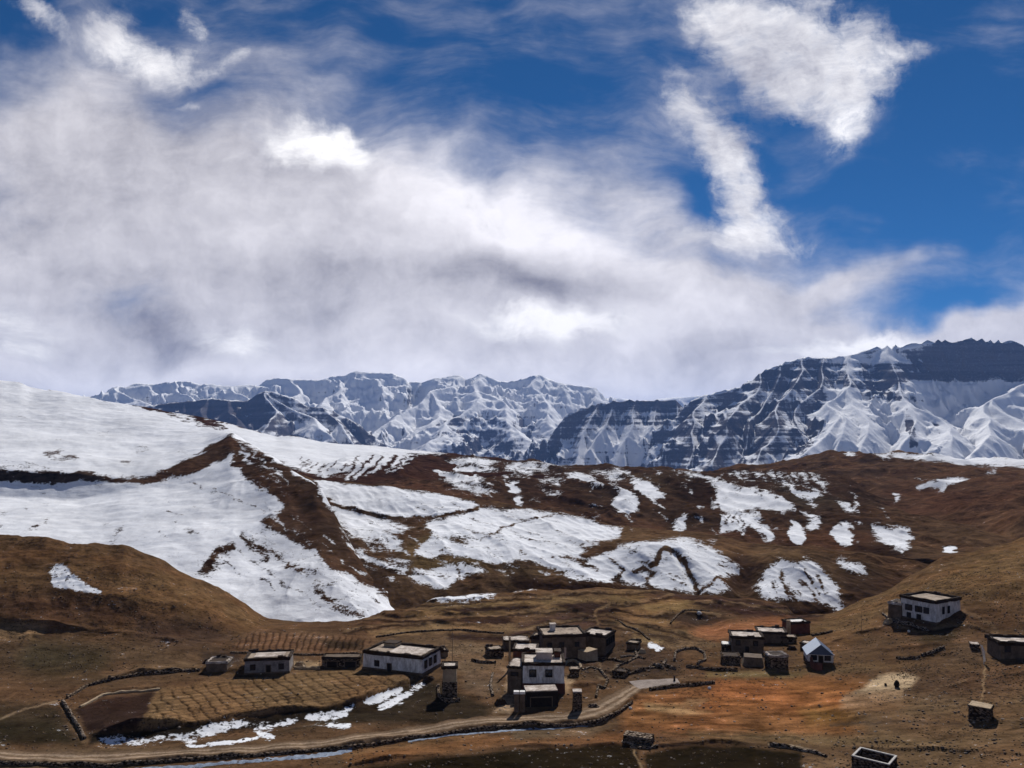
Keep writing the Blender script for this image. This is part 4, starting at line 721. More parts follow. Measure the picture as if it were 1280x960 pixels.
build_sheet('ground', -330, 1610, 1.25, [
    [(-330, 1325, 60), (640, 1370, 60), (1280, 1270, 60), (1610, 1180, 60)],
    [(-330, 960, 118), (640, 962, 120), (1000, 962, 117), (1280, 962, 105), (1610, 960, 95)],
    [(-330, 900, 138), (0, 904, 137), (640, 906, 140), (1000, 905, 138), (1280, 903, 125), (1610, 890, 115)],
    [(-330, 840, 165), (0, 849, 162), (640, 850, 166), (1000, 849, 164), (1280, 845, 150), (1610, 820, 140)],
    [(-330, 780, 185), (0, 792, 186), (300, 800, 197), (640, 801, 200), (900, 800, 200), (1000, 800, 197), (1110, 794, 190), (1280, 790, 176), (1610, 750, 170)],
    [(-330, 720, 205), (0, 734, 203), (150, 745, 204), (250, 762, 207), (330, 785, 211), (400, 786, 214), (500, 777, 223), (640, 770, 229), (800, 768, 232), (900, 770, 229), (1000, 776, 224), (1050, 774, 220), (1110, 758, 213), (1180, 739, 210), (1280, 728, 205), (1610, 680, 210)],
    [(-330, 640, 240), (0, 668, 237), (80, 673, 237), (140, 682, 237), (155, 683, 237), (200, 700, 238), (250, 722, 238), (290, 745, 239), (332, 773, 240), (380, 777, 241), (450, 776, 244), (500, 762, 250), (560, 749, 262), (650, 738, 275), (720, 735, 280), (770, 735, 281), (860, 741, 279), (950, 750, 270), (1000, 768, 252), (1040, 764, 247), (1080, 746, 246), (1110, 735, 247), (1150, 713, 254), (1180, 699, 258), (1210, 690, 262), (1280, 668, 272), (1400, 630, 285), (1610, 580, 300)],
    ('rel', 8, -2.5, 5), ('rel', 25, -14, 5), ('rel', 40, -30, 4)], mat=M_NEAR, soil_base=BRN, soil=SOIL_SHADE, snow=SNOWA, scarps=TERR, disp=a_disp, extra=a_extra, smooth_px=22, smooth_rows=5, warp=(3.0, 4.0), fsoft=1.5, hollow=.06,
    cuts=[([(130, 930), (240, 922), (330, 908), (430, 893), (500, 872), (530, 856)], -0.7, 7), ([(-40, 962), (130, 966), (250, 958), (400, 944), (450, 938), (560, 919), (640, 912), (730, 911), (770, 900)], -0.25, 3),
          ([(875, 772), (890, 776)], -1.6, 14), ([(745, 815), (770, 835)], -1.0, 12)], dens=1.05)

GX, GXX, GYY, GZZ, GPY = LAYER['ground']
def ground_z(x, y):
    p = 640 + F * x / y; f = (p - GX[0]) / (GX[1] - GX[0]); i = int(np.clip(math.floor(f), 0, len(GX) - 2)); t = min(max(f - i, 0), 1)
    a = np.interp(y, GYY[:, i], GZZ[:, i]); b = np.interp(y, GYY[:, i + 1], GZZ[:, i + 1])
    return float(a * (1 - t) + b * t)
def at(px, py):
    """the point of the near ground seen at this place of the photo"""
    i = int(np.clip(round((px - GX[0]) / (GX[1] - GX[0])), 0, len(GX) - 1))
    c = GPY[:, i]; k = np.argmax(c <= py)
    k = max(k, 1); t = (c[k - 1] - py) / (c[k - 1] - c[k] + 1e-9); t = min(max(t, 0), 1)
    y = float(GYY[k - 1, i] * (1 - t) + GYY[k, i] * t)
    x = (px - 640) / F * y
    return Vector((x, y, ground_z(x, y)))

# ============================================================ materials of the built things
def rough_mat(name, c1, c2, scale=1.2, bump=0.5, rough=0.9, detail=8, dist=0.04, streak=None, spec=0.15, metal=0.0):
    m, nt, b = new_mat(name)
    tc = nt.nodes.new('ShaderNodeTexCoord').outputs['Object']
    v = tc if streak is None else mapping(nt, tc, sc=streak)
    n1 = noise(nt, v, scale, detail, 0.65, dist=0.3); n2 = noise(nt, v, scale * 5, 5, 0.7)
    f = (n1 * 0.65 + n2 * 0.35).ss(0.36, 0.64)
    nt.links.new(mixc(nt, f, c1, c2), b.inputs['Base Color'])
    b.inputs['Roughness'].default_value = rough; b.inputs['Specular IOR Level'].default_value = spec; b.inputs['Metallic'].default_value = metal
    bp = nt.nodes.new('ShaderNodeBump'); bp.inputs['Strength'].default_value = bump; bp.inputs['Distance'].default_value = dist
    nt.links.new((n1 * 0.5 + n2 * 0.6).k, bp.inputs['Height']); nt.links.new(bp.outputs[0], b.inputs['Normal'])
    return m
WHITE = rough_mat('lime_washed_mud', (0.34, 0.305, 0.28), (0.76, 0.735, 0.71), 0.9, 0.6, streak=(1.3, 1.3, 0.45))
GREYW = rough_mat('dirty_lime_wash', (0.12, 0.105, 0.10), (0.28, 0.255, 0.245), 0.7, 0.5)
MUD = rough_mat('mud_brick', (0.075, 0.053, 0.038), (0.165, 0.118, 0.082), 0.8, 0.8)
TANM = rough_mat('pale_mud_plaster', (0.26, 0.19, 0.12), (0.42, 0.32, 0.21), 0.8, 0.5)
PINK = rough_mat('pinkish_mud_plaster', (0.34, 0.24, 0.20), (0.50, 0.40, 0.35), 0.8, 0.5)
REDM = rough_mat('red_brown_wash', (0.09, 0.035, 0.025), (0.15, 0.06, 0.04), 0.8, 0.5)
ROOF = rough_mat('dried_mud_roof', (0.14, 0.10, 0.075), (0.42, 0.34, 0.26), 0.45, 0.6)
ROOFL = rough_mat('pale_dusty_roof', (0.20, 0.15, 0.115), (0.66, 0.59, 0.53), 0.5, 0.6)
BRUSH = rough_mat('brushwood', (0.018, 0.011, 0.008), (0.06, 0.035, 0.022), 5.0, 1.0, dist=0.12)
DARK = rough_mat('timber_and_shade_black', (0.010, 0.008, 0.008), (0.03, 0.022, 0.018), 3.0, 0.4)
def stone_mat(name, c1, c2, scale=2.2):
    m, nt, b = new_mat(name); tc = nt.nodes.new('ShaderNodeTexCoord').outputs['Object']
    w = vmath(nt, 'ADD', mapping(nt, tc, sc=(1, 1, 1.7)), vmath(nt, 'SCALE', noise(nt, tc, 1.5, 3, .6, color=True), scale=0.35))
    v = nt.nodes.new('ShaderNodeTexVoronoi'); v.inputs['Scale'].default_value = scale; nt.links.new(w, v.inputs['Vector'])
    g = nt.nodes.new('ShaderNodeSeparateColor'); nt.links.new(v.outputs['Color'], g.inputs[0])
    d = E(nt, v.outputs['Distance']); n2 = noise(nt, tc, 9, 4, .7)
    c = mixc(nt, (E(nt, g.outputs[0]) * 0.8 + n2 * 0.4).clamp(), c1, c2)
    c = mixc(nt, d.ss(0.42, 0.66), c, (0.025, 0.018, 0.013))
    nt.links.new(c, b.inputs['Base Color'])
    bp = nt.nodes.new('ShaderNodeBump'); bp.inputs['Strength'].default_value = 1.0; bp.inputs['Distance'].default_value = 0.18
    nt.links.new((d * -1.0 + n2 * 0.3).k, bp.inputs['Height']); nt.links.new(bp.outputs[0], b.inputs['Normal'])
    return m
STONE = stone_mat('dark_fieldstone', (0.07, 0.05, 0.037), (0.24, 0.18, 0.13))
STONEL = stone_mat('pale_fieldstone', (0.07, 0.052, 0.04), (0.34, 0.27, 0.21))
CONC = rough_mat('concrete', (0.30, 0.28, 0.26), (0.52, 0.50, 0.47), 1.5, 0.4)
BLUE = rough_mat('blue_painted_sheet', (0.035, 0.06, 0.11), (0.06, 0.095, 0.16), 2.0, 0.2, 0.5, streak=(6, 1, 1), spec=0.4)
LIT_SHEET = rough_mat('sunlit_blue_roof_sheet', (0.36, 0.42, 0.52), (0.52, 0.57, 0.65), 2.0, 0.2, 0.45, streak=(1, 6, 1), spec=0.4)
GLASS = rough_mat('window_glass', (0.012, 0.014, 0.02), (0.03, 0.035, 0.045), 2.0, 0.05, 0.2, spec=0.5)
WOOD = rough_mat('weathered_pole', (0.10, 0.07, 0.05), (0.2, 0.15, 0.1), 4.0, 0.5)
CLOTH = rough_mat('white_cloth', (0.6, 0.58, 0.55), (0.8, 0.78, 0.75), 3.0, 0.3)
ICE = rough_mat('ice', (0.10, 0.125, 0.18), (0.30, 0.35, 0.43), 1.2, 0.4, 0.75, spec=0.08)
def road_mat():
    m, nt, b = new_mat('dirt_road'); tc = nt.nodes.new('ShaderNodeTexCoord').outputs['Object']
    a = nt.nodes.new('ShaderNodeAttribute'); a.attribute_name = 'across'; u = E(nt, a.outputs['Fac'])
    n1 = noise(nt, tc, 0.35, 6, .65); n2 = noise(nt, tc, 2.2, 5, .7)
    u = u + (n1 - 0.5) * 0.35
    t1 = (u - 0.30)._m('ABSOLUTE').ss(0.04, 0.13, 1, 0); t2 = (u - 0.62)._m('ABSOLUTE').ss(0.04, 0.13, 1, 0)
    e = (u - 0.5)._m('ABSOLUTE').ss(0.34, 0.5)
    c = mixc(nt, (t1 + t2).clamp() * 0.8, (0.145, 0.098, 0.063), (0.29, 0.215, 0.15))
    c = mixc(nt, e * 0.8, c, (0.075, 0.046, 0.028))
    k = (n1 - 0.5) * 1.6 + (n2 - 0.5) * 1.6 + 1.0
    c = mixc(nt, 1.0, c, E(nt, xyz(nt, k, k, k)), 'MULTIPLY')
    nt.links.new(c, b.inputs['Base Color'])
    bp = nt.nodes.new('ShaderNodeBump'); bp.inputs['Strength'].default_value = 0.8; bp.inputs['Distance'].default_value = 0.15
    nt.links.new((n2 + n1).k, bp.inputs['Height']); nt.links.new(bp.outputs[0], b.inputs['Normal'])
    return m
ROADM = road_mat()
APRON = rough_mat('dusty_hard_standing', (0.16, 0.125, 0.105), (0.28, 0.23, 0.20), 0.7, 0.6, dist=0.05)
SHRUB = rough_mat('dry_shrub', (0.055, 0.036, 0.018), (0.14, 0.09, 0.045), 0.5, 0.6)
PEB = rough_mat('brown_pebbles', (0.04, 0.028, 0.02), (0.14, 0.10, 0.075), 0.6, 0.3)
PEBL = rough_mat('pale_pebbles', (0.16, 0.12, 0.095), (0.42, 0.36, 0.30), 0.6, 0.3)

# ============================================================ mesh helpers
def link(name, me, mat, parent=None, smooth=False):
    if mat is not None: me.materials.append(mat)
    o = bpy.data.objects.new(name, me); COL.objects.link(o)
    if parent is not None: o.parent = parent
    if smooth: me.polygons.foreach_set('use_smooth', [True] * len(me.polygons))
    return o
def tag(o, label, cat, group=None):
    o['label'] = label; o['category'] = cat
    if group: o['group'] = group
    return o
def thing(name, label, cat, loc, phi=0, group=None):
    o = bpy.data.objects.new(name, None); o.empty_display_size = 0.5; COL.objects.link(o)
    o.location = loc; o.rotation_euler = (0, 0, -R(phi)); return tag(o, label, cat, group)
_js = [0]
def add_box(bm, x0, x1, y0, y1, z0, z1, jit=0.0, cuts=0, taper=0.0):
    r = bmesh.ops.create_cube(bm, size=1); vs = r['verts']
    for v in vs:
        v.co = Vector((x0 if v.co.x < 0 else x1, y0 if v.co.y < 0 else y1, z0 if v.co.z < 0 else z1))
    if taper:
        cx, cy = (x0 + x1) / 2, (y0 + y1) / 2
        for v in vs:
            if v.co.z > (z0 + z1) / 2:
                v.co.x = cx + (v.co.x - cx) * (1 - taper); v.co.y = cy + (v.co.y - cy) * (1 - taper)
    if cuts:
        es = list({e for v in vs for e in v.link_edges})
        n0 = len(bm.verts) - 8
        bmesh.ops.subdivide_edges(bm, edges=es, cuts=cuts, use_grid_fill=True)
        bm.verts.ensure_lookup_table(); vs = bm.verts[n0:]
    if jit:
        _js[0] += 1; rr = random.Random(_js[0])
        for v in vs: v.co += Vector((rr.uniform(-jit, jit), rr.uniform(-jit, jit), rr.uniform(-jit, jit)))
    return vs
def mesh_of(name, boxes, mat, parent, jit=0.0, cuts=0, taper=0.0):
    bm = bmesh.new()
    for b in boxes: add_box(bm, *b, jit=jit, cuts=cuts, taper=taper)
    me = bpy.data.meshes.new(name); bm.to_mesh(me); bm.free()
    return link(name, me, mat, parent)
def face_box(face, W, D, u0, u1, z0, z1, o0, o1):
    """a box on a wall face: u from the left end seen from outside, o0..o1 = out of the wall"""
    if face == 'F': return (-W / 2 + u0, -W / 2 + u1, -D / 2 - o1, -D / 2 - o0, z0, z1)
    if face == 'R': return (W / 2 + o0, W / 2 + o1, -D / 2 + u0, -D / 2 + u1, z0, z1)
    return (-W / 2 - o1, -W / 2 - o0, D / 2 - u1, D / 2 - u0, z0, z1)      # L
def window(root, face, W, D, u, z, w, h, sw=0.16):
    fb = lambda a, b, c, d, o0, o1: face_box(face, W, D, a, b, c, d, o0, o1)
    f = mesh_of('window', [fb(u - sw, u, z - sw, z + h + sw, -0.05, 0.10), fb(u + w, u + w + sw, z - sw, z + h + sw, -0.05, 0.10),
                           fb(u + 0.002, u + w - 0.002, z - sw, z, -0.05, 0.10), fb(u + 0.002, u + w - 0.002, z + h, z + h + sw, -0.05, 0.12),
                           fb(u + w * 0.5 - 0.04, u + w * 0.5 + 0.04, z + 0.002, z + h - 0.002, -0.05, 0.07)], DARK, root)
    p = mesh_of('pane', [fb(u + 0.004, u + w * 0.5 - 0.044, z + 0.004, z + h - 0.004, -0.04, 0.03), fb(u + w * 0.5 + 0.044, u + w - 0.004, z + 0.004, z + h - 0.004, -0.04, 0.03)], GLASS, f)
    return f
def door(root, face, W, D, u, w, h, z=0.0):
    fb = lambda a, b, c, d, o0, o1: face_box(face, W, D, a, b, c, d, o0, o1)
    d = mesh_of('door', [fb(u, u + w, z - 0.3, z + h, -0.04, 0.05)], DARK, root)
    mesh_of('frame', [fb(u - 0.15, u, z - 0.3, z + h + 0.15, -0.05, 0.11), fb(u + w, u + w + 0.15, z - 0.3, z + h + 0.15, -0.05, 0.11), fb(u + 0.002, u + w - 0.002, z + h, z + h + 0.15, -0.05, 0.11)], WOOD, d)
    return d
def ring(W, D, z0, z1, out, thick):
    a, b = W / 2 + out, D / 2 + out
    return [(-a, a, -b, -b + thick, z0, z1), (-a, a, b - thick, b, z0, z1), (-a, -a + thick, -b + thick + .004, b - thick - .004, z0, z1), (a - thick, a, -b + thick + .004, b - thick - .004, z0, z1)]
def roof_lumps(root, W, D, h, seed, n):
    """rough heap of brushwood bundles lying along the roof edges"""
    rr = random.Random(seed)
    for k in range(n):
        x = rr.uniform(-W / 2 + .5, W / 2 - .5); y = (D / 2 - 0.1 if rr.random() < 0.6 else -D / 2 + 0.25)
        L = rr.uniform(0.5, 1.6); bm = bmesh.new()
        add_box(bm, x - L / 2, x + L / 2, y - .3, y + .3, h + 0.25, h + rr.uniform(.45, .9), jit=0.10, cuts=1)
        me = bpy.data.meshes.new('brushwood_bundle'); bm.to_mesh(me); bm.free(); link('brushwood_bundle', me, BRUSH, root)
HOUSES = []
def house(name, label, cat, A, B, hpx, D, wall=MUD, roof=ROOF, phi=None, W=None, wins=(), doors=(), edge=(0.42, 0.18, 0.5), edge_mat=None, plinth=None, lumps=0, group=None, dz=0.0, rooms=(), taper=0.03, hm=None, patch=None):
    pb = at(*B); pa = at(*A) if A else pb
    if phi is None:
        d = (pb - pa); W = math.hypot(d.x, d.y); phi = -math.degrees(math.atan2(d.y, d.x))
    c, s = math.cos(R(phi)), -math.sin(R(phi))
    right = Vector((c, s, 0)); back = Vector((-s, c, 0))
    ctr = pb - right * (W / 2) + back * (D / 2)
    h = hm or hpx * pb.y / F
    zb = min(pb.z, (pb - right * W).z if phi is not None and A is None else pa.z) + dz
    root = thing(name, label, cat, (ctr.x, ctr.y, zb), phi, group)
    mesh_of('wall', [(-W / 2, W / 2, -D / 2, D / 2, -1.6, h)], wall, root, jit=0.035, cuts=4, taper=taper)
    kt = 1 - taper
    if roof is not None:
        mesh_of('roof', [(-W / 2 * kt - edge[1] * .4, W / 2 * kt + edge[1] * .4, -D / 2 * kt - edge[1] * .4, D / 2 * kt + edge[1] * .4, h + 0.005, h + 0.2)], roof, root, jit=0.03, cuts=3)
    if edge[0] > 0:
        mesh_of('brushwood_edge', ring(W * kt, D * kt, h - 0.12, h + edge[0], edge[1], edge[2]), edge_mat or BRUSH, root, jit=0.11, cuts=6)
    if plinth: mesh_of('plinth', [(-W / 2 - .06, W / 2 + .06, -D / 2 - .06, D / 2 + .06, -1.7, plinth[0])], plinth[1], root, jit=0.03, cuts=3)
    for w in wins: window(root, w[0], W, D, *w[1:])
    for d in doors: door(root, d[0], W, D, *d[1:])
    for (x0, x1, y0, y1, hh, m, rm) in rooms:      # small rooms built on the roof
        mesh_of('roof_room', [(x0, x1, y0, y1, h + 0.15, h + hh)], m, root, jit=0.03, cuts=2)
        mesh_of('room_roof', [(x0 - .15, x1 + .15, y0 - .15, y1 + .15, h + hh + .004, h + hh + .2)], rm, root, jit=0.03, cuts=2)
    if patch:
        mesh_of('mud_patch', [patch[:4] + (h + 0.2, h + 0.27)], patch[4], root, jit=0.03, cuts=3)
    if lumps: roof_lumps(root, W, D, h, hash(label) % 97 if False else len(label) * 7, lumps)
    HOUSES.append((root, W, D, h)); return root

def world_line(pts, step=0.5):
    P = [at(*p) for p in pts]; out = []
    for a, b in zip(P[:-1], P[1:]):
        n = max(1, int((b - a).length / step))
        for k in range(n): out.append(a.lerp(b, k / n))
    out.append(P[-1])
    # smooth in plan
    for _ in range(4):
        q = list(out)
        for i in range(1, len(out) - 1): q[i] = (out[i - 1] + out[i] * 2 + out[i + 1]) / 4
        out = q
    for p in out: p.z = ground_z(p.x, p.y)
    return out
def stone_wall(name, label, pts, h=0.8, w=0.55, mat=None, cat='wall', group=None, closed=False):
    L = world_line(pts); rr = random.Random(len(label) * 13 + int(pts[0][0])); bm = bmesh.new(); prev = None
    for i, p in enumerate(L):
        t = (L[min(i + 1, len(L) - 1)] - L[max(i - 1, 0)]); t.z = 0; t.normalize(); n = Vector((-t.y, t.x, 0))
        hh = h * (0.8 + 0.35 * rr.random()); a = w / 2 * (0.85 + .3 * rr.random())
        zz = p.z
        row = [bm.verts.new(p - n * a * 1.2 + Vector((0, 0, -0.6))), bm.verts.new(p - n * a + Vector((0, 0, hh * rr.uniform(.8, 1)))), bm.verts.new(p + n * rr.uniform(-.1, .1) + Vector((0, 0, hh + .08))),
               bm.verts.new(p + n * a + Vector((0, 0, hh * rr.uniform(.8, 1)))), bm.verts.new(p + n * a * 1.2 + Vector((0, 0, -0.6)))]
        if prev:
            for k in range(4): bm.faces.new((prev[k], prev[k + 1], row[k + 1], row[k]))
        else: bm.faces.new(row)
        prev = row
    bm.faces.new(list(reversed(prev)))
    bmesh.ops.recalc_face_normals(bm, faces=bm.faces)
    me = bpy.data.meshes.new(name); bm.to_mesh(me); bm.free()
    return tag(link(name, me, mat or STONE), label, cat, group)
def ribbon(name, near, far, mat, lift=0.06, n=260, m=9, kind='structure', wob=0.0):
    def res(pts):
        P = [at(*p) for p in pts]; d = [0]
        for a, b in zip(P[:-1], P[1:]): d.append(d[-1] + (b - a).length)
        t = np.linspace(0, d[-1], n)
        x = np.interp(t, d, [p.x for p in P]); y = np.interp(t, d, [p.y for p in P])
        k = np.hanning(13); k /= k.sum()
        xs = np.convolve(np.pad(x, 6, mode='reflect', reflect_type='odd'), k, 'valid'); ys = np.convolve(np.pad(y, 6, mode='reflect', reflect_type='odd'), k, 'valid')
        return xs, ys
    x0, y0 = res(near); x1, y1 = res(far); V = []; Fc = []; wn = perlin(np.arange(n)[:, None] * 0.35 + 0 * np.arange(m)[None, :], np.arange(m)[None, :] * 3.3 + 0 * np.arange(n)[:, None], 3)
    for i in range(n):
        for j in range(m):
            t = j / (m - 1); t2 = t
            if wob: t2 = t + wob * (0.5 - abs(t - .5)) * 0 + (wob * wn[i, j] if j in (0, m - 1) else 0)
            x = x0[i] * (1 - t2) + x1[i] * t2; y = y0[i] * (1 - t2) + y1[i] * t2
            V.append((x, y, ground_z(x, y) + lift * (0.25 if j in (0, m - 1) else 1)))
    for i in range(n - 1):
        for j in range(m - 1):
            a = i * m + j; Fc.append((a, a + m, a + m + 1, a + 1))
    me = bpy.data.meshes.new(name); me.from_pydata(V, [], Fc); me.update()
    at2 = me.attributes.new('across', 'FLOAT', 'POINT'); at2.data.foreach_set('value', np.tile(np.linspace(0, 1, m), n).astype(np.float32))
    o = link(name, me, mat, smooth=True)
    if kind: o['kind'] = kind
    return o
def pole(name, label, px, py, hpx, r=0.05, mat=None, cat='pole', lean=(0, 0), flag=None, group=None):
    p = at(px, py); h = hpx * p.y / F
    t = thing(name, label, cat, p, 0, group)
    bm = bmesh.new(); n = 7; rows = []
    for k in range(7):
        q = k / 6; c = Vector((lean[0] * q * q * h, lean[1] * q * q * h, -0.4 + (h + .4) * q)); rr = r * (1 - .45 * q)
        rows.append([bm.verts.new(c + Vector((math.cos(2 * math.pi * j / n) * rr, math.sin(2 * math.pi * j / n) * rr, 0))) for j in range(n)])
    for a, b in zip(rows[:-1], rows[1:]):
        for j in range(n): bm.faces.new((a[j], a[(j + 1) % n], b[(j + 1) % n], b[j]))
    bm.faces.new(rows[-1]); me = bpy.data.meshes.new('post'); bm.to_mesh(me); bm.free(); link('post', me, mat or WOOD, t)
    if flag:
        w, z0, z1, fm = flag; bm = bmesh.new(); g = {}
        for i in range(5):
            for j in range(9):
                q = j / 8; z = h * (z0 + (z1 - z0) * q)
                lx = lean[0] * (z / h) ** 2 * h
                g[i, j] = bm.verts.new((lx + r + w * i / 4, 0.08 * math.sin(i * 1.7 + j * .8), z))
        for i in range(4):
            for j in range(8): bm.faces.new((g[i, j], g[i + 1, j], g[i + 1, j + 1], g[i, j + 1]))
        me = bpy.data.meshes.new('flag'); bm.to_mesh(me); bm.free(); f = link('flag', me, fm, t)
        sm = f.modifiers.new('thickness', 'SOLIDIFY'); sm.thickness = 0.02
    return t

# ============================================================ road, stream
near = [(x, y - 1.5) for x, y in ROAD_EDGE if x <= 815]
far = [(-60, 938), (0, 937), (130, 940), (250, 935), (320, 931), (450, 917), (520, 907), (600, 896), (640, 893), (700, 892), (730, 884), (750, 874), (765, 866), (785, 856), (800, 851)]
ribbon('dirt_road', near, far, ROADM, n=420, m=13, wob=0.12)
ribbon('hard_standing', [(801, 862.5), (812, 859.5), (830, 857.5), (850, 855.5)], [(786, 852), (800, 850), (825, 849), (846, 848)], APRON, n=60, lift=0.08, m=11)
ribbon('frozen_stream', [(-60, 968), (130, 968), (200, 963), (320, 953), (400, 947), (440, 940)], [(-60, 962), (130, 963), (200, 958.5), (320, 949), (400, 942), (440, 936)], ICE, n=200, m=5, wob=0.4)
ribbon('frozen_stream', [(510, 928), (560, 920), (640, 914), (690, 912), (735, 908.6)], [(510, 926), (560, 918), (640, 912), (690, 910.5), (735, 908)], ICE, n=120, m=5, wob=0.4)
stone_wall('retaining_wall', 'long dark stone retaining wall below the dirt road', [(x, y + 0.6) for x, y in ROAD_EDGE if x < 800], 0.35, 0.5)
stone_wall('retaining_wall', 'short dark stone wall holding up the pale hard standing', [(812, 862.5), (830, 860), (850, 858), (893, 854)], 0.5, 0.5)
# ============================================================ houses
house('mud_shed', 'small dark mud shed with pale roof rim at the left end of the field', 'shed', (257, 840), (284, 839), 11, 4.2, wall=MUD, edge=(0.25, 0.1, 0.5), edge_mat=ROOFL, roof=BRUSH, lumps=3)
house('farmhouse', 'low grey farmhouse above the ploughed field, between mud shed and dark byre', 'house', (305, 843), (362, 841), 17, 6.5, wall=GREYW, lumps=9, doors=[('F', 4.6, 0.9, 1.8)], wins=[('F', 1.4, 1.0, .8, .9), ('F', 7.3, 1.0, .8, .9)], plinth=(0.35, MUD), patch=(-3, 3.2, -1.5, 2.2, ROOFL))
house('byre', 'low dark open-fronted byre between the grey farmhouse and the white one', 'shed', (402, 834), (450, 834), 11, 3.2, wall=STONE, roof=MUD, edge=(0.25, 0.12, 0.4), doors=[('F', 1.2, 2.2, 1.3), ('F', 5.2, 2.4, 1.3)])  # both door panels paint the dark of open bays
house('white_farmhouse', 'long low whitewashed house with dark roof edge beside the snowy ditch', 'house', (453, 836), (528, 846), 22, 9.0, wall=WHITE, lumps=10, wins=[('F', 3.2, 1.3, .9, 1.0), ('R', 1.2, 1.6, .8, 1.4), ('R', 3.4, 1.6, .8, 1.4), ('R', 5.6, 1.6, .8, 1.4)], doors=[('F', 6.3, 0.9, 2.0)], plinth=(0.7, MUD), patch=(-2, 6, -2.5, 3, ROOFL), rooms=[(-5.5, -2.5, 1.5, 4, .9, TANM, BRUSH)], edge=(0.55, 0.18, 0.55))
house('lookout_hut', 'narrow tan hut on a dark stone base below two thin poles', 'hut', (553, 873), (571, 873), 38, 3.4, wall=TANM, plinth=(3.2, STONE), edge=(0.35, 0.25, 0.4), roof=ROOFL, taper=0.06)
house('white_village_house', 'two-storey whitewashed house facing the road in the village centre', 'house', (653, 868), (706, 867), 37, 7.5, wall=WHITE, plinth=(2.2, REDM), wins=[('F', 1.5, 3.6, 1.1, 1.2), ('F', 4.7, 3.6, 1.1, 1.2)], edge=(0.4, 0.25, 0.5), rooms=[(-1.4, 1.8, -.6, 2.4, 1.5, PINK, ROOFL), (2.4, 3.6, 1.0, 3.2, 1.3, REDM, BRUSH)], roof=ROOFL)
house('mud_house', 'dark mud house with pale roof joined to the left of the central white house', 'house', (634, 868), (652, 868), 34, 6.5, wall=MUD, roof=ROOFL, wins=[('F', .9, 3.9, 1.2, .5)], edge=(0.2, 0.12, 0.4))
house('front_byre', 'dark open byre with pale roof slab in front of the central white house', 'shed', (657, 884), (698, 883), 19, 3.6, wall=DARK, roof=ROOFL, edge=(0, 0, 0), doors=[('F', 1.0, 4.0, 1.8)])  # near-black walls and door stand for the shaded open front
for i, (px, lab) in enumerate([(643.5, 'left of two thick square gate posts with white cap by the central house'), (651, 'right of two thick square gate posts with white cap by the central house')]):
    p = at(px + 2, 889); g = thing('gate_post', lab, 'gate post', p, 0, 'white capped gate posts')
    mesh_of('shaft', [(-.42, .42, -.4, .4, -.6, 3.3)], MUD, g, jit=.03, cuts=2); mesh_of('cap', [(-.5, .5, -.48, .48, 3.304, 3.75)], CLOTH, g, jit=.02, cuts=1)
house('stone_turret', 'squat dark stone tower standing alone beside the road', 'tower', (716, 890), (728, 889.5), 24, 1.9, wall=STONE, roof=ROOFL, edge=(0, 0.1, 0.3), taper=0.12)
house('terraced_house', 'reddish mud house with small pale terrace behind the central white house', 'house', (641, 835), (671, 835), 22, 6.0, wall=REDM, roof=ROOFL, edge=(0.3, 0.15, 0.4), lumps=3)
house('barn', 'low mud barn with pale roof above the reddish house', 'barn', (630, 812), (662, 811), 10, 4.5, wall=MUD, roof=ROOFL, edge=(0.2, 0.1, 0.4))
house('tall_mud_house', 'tall olive-brown mud house with white roof turret in the village', 'house', (679, 824), (733, 823), 28, 9.0, wall=MUD, roof=ROOF, edge=(0.5, 0.25, 0.5), lumps=5, rooms=[(-2.4, -1.2, 1, 2.2, 1.6, WHITE, ROOFL)], wins=[('F', 1.2, 3.0, .8, .8), ('F', 4.0, 3.0, .8, .8), ('F', 7.6, 3.0, .8, .8)])
house('mud_outbuilding', 'low mud outbuilding against the left side of the tall mud house', 'shed', (663, 815), (681, 816), 17, 5.5, wall=MUD, roof=ROOF, edge=(0.35, 0.2, 0.4), lumps=3)
house('corner_house', 'mud house with row of pale pillars on its right wall', 'house', None, (757, 819), 22, 7.0, phi=27, W=6.4, wall=MUD, roof=ROOFL, edge=(0.4, 0.2, 0.45), lumps=4, wins=[('R', .7, 2.2, .7, 1.3), ('R', 2.2, 2.2, .7, 1.3), ('R', 3.7, 2.2, .7, 1.3), ('R', 5.2, 2.2, .7, 1.3)])
house('tan_hut', 'little bright tan hut below the corner house', 'hut', (733, 827), (748, 826), 14, 2.8, wall=TANM, roof=TANM, edge=(0, 0.1, 0.3), taper=0.1)
house('big_mud_house', 'broad dark mud house with pale flat roof beside the orange field', 'house', (914, 816), (955, 816), 19, 6.5, wall=MUD, roof=ROOFL, edge=(0.4, 0.22, 0.5), lumps=4, wins=[('F', 1.2, 2.0, .8, .9), ('F', 5.2, 2.0, .8, .9)], doors=[('F', 3.2, .9, 1.7)])
house('rear_mud_house', 'mud house with pale roof standing behind the broad dark one', 'house', (947, 804), (984, 804), 13, 6.0, wall=MUD, roof=ROOFL, edge=(0.35, 0.2, 0.45), lumps=5)
house('lean_to', 'tiny shed with snowy roof at the left of the broad mud house', 'shed', (902, 815), (913, 815), 9, 3.0, wall=STONE, roof=CLOTH, edge=(0.15, 0.05, 0.25))
house('walled_pen', 'low roofless stone pen in front of the broad mud house', 'pen', (903, 831), (926, 832), 9, 4.5, wall=STONE, roof=BRUSH, edge=(0.3, 0.1, 0.4), edge_mat=STONE)
house('earth_mound_store', 'rounded brown earth store between stone pen and small dark hut', 'store', (926, 833), (958, 834), 10, 5, wall=MUD, roof=MUD, edge=(0, .1, .3), taper=0.3)
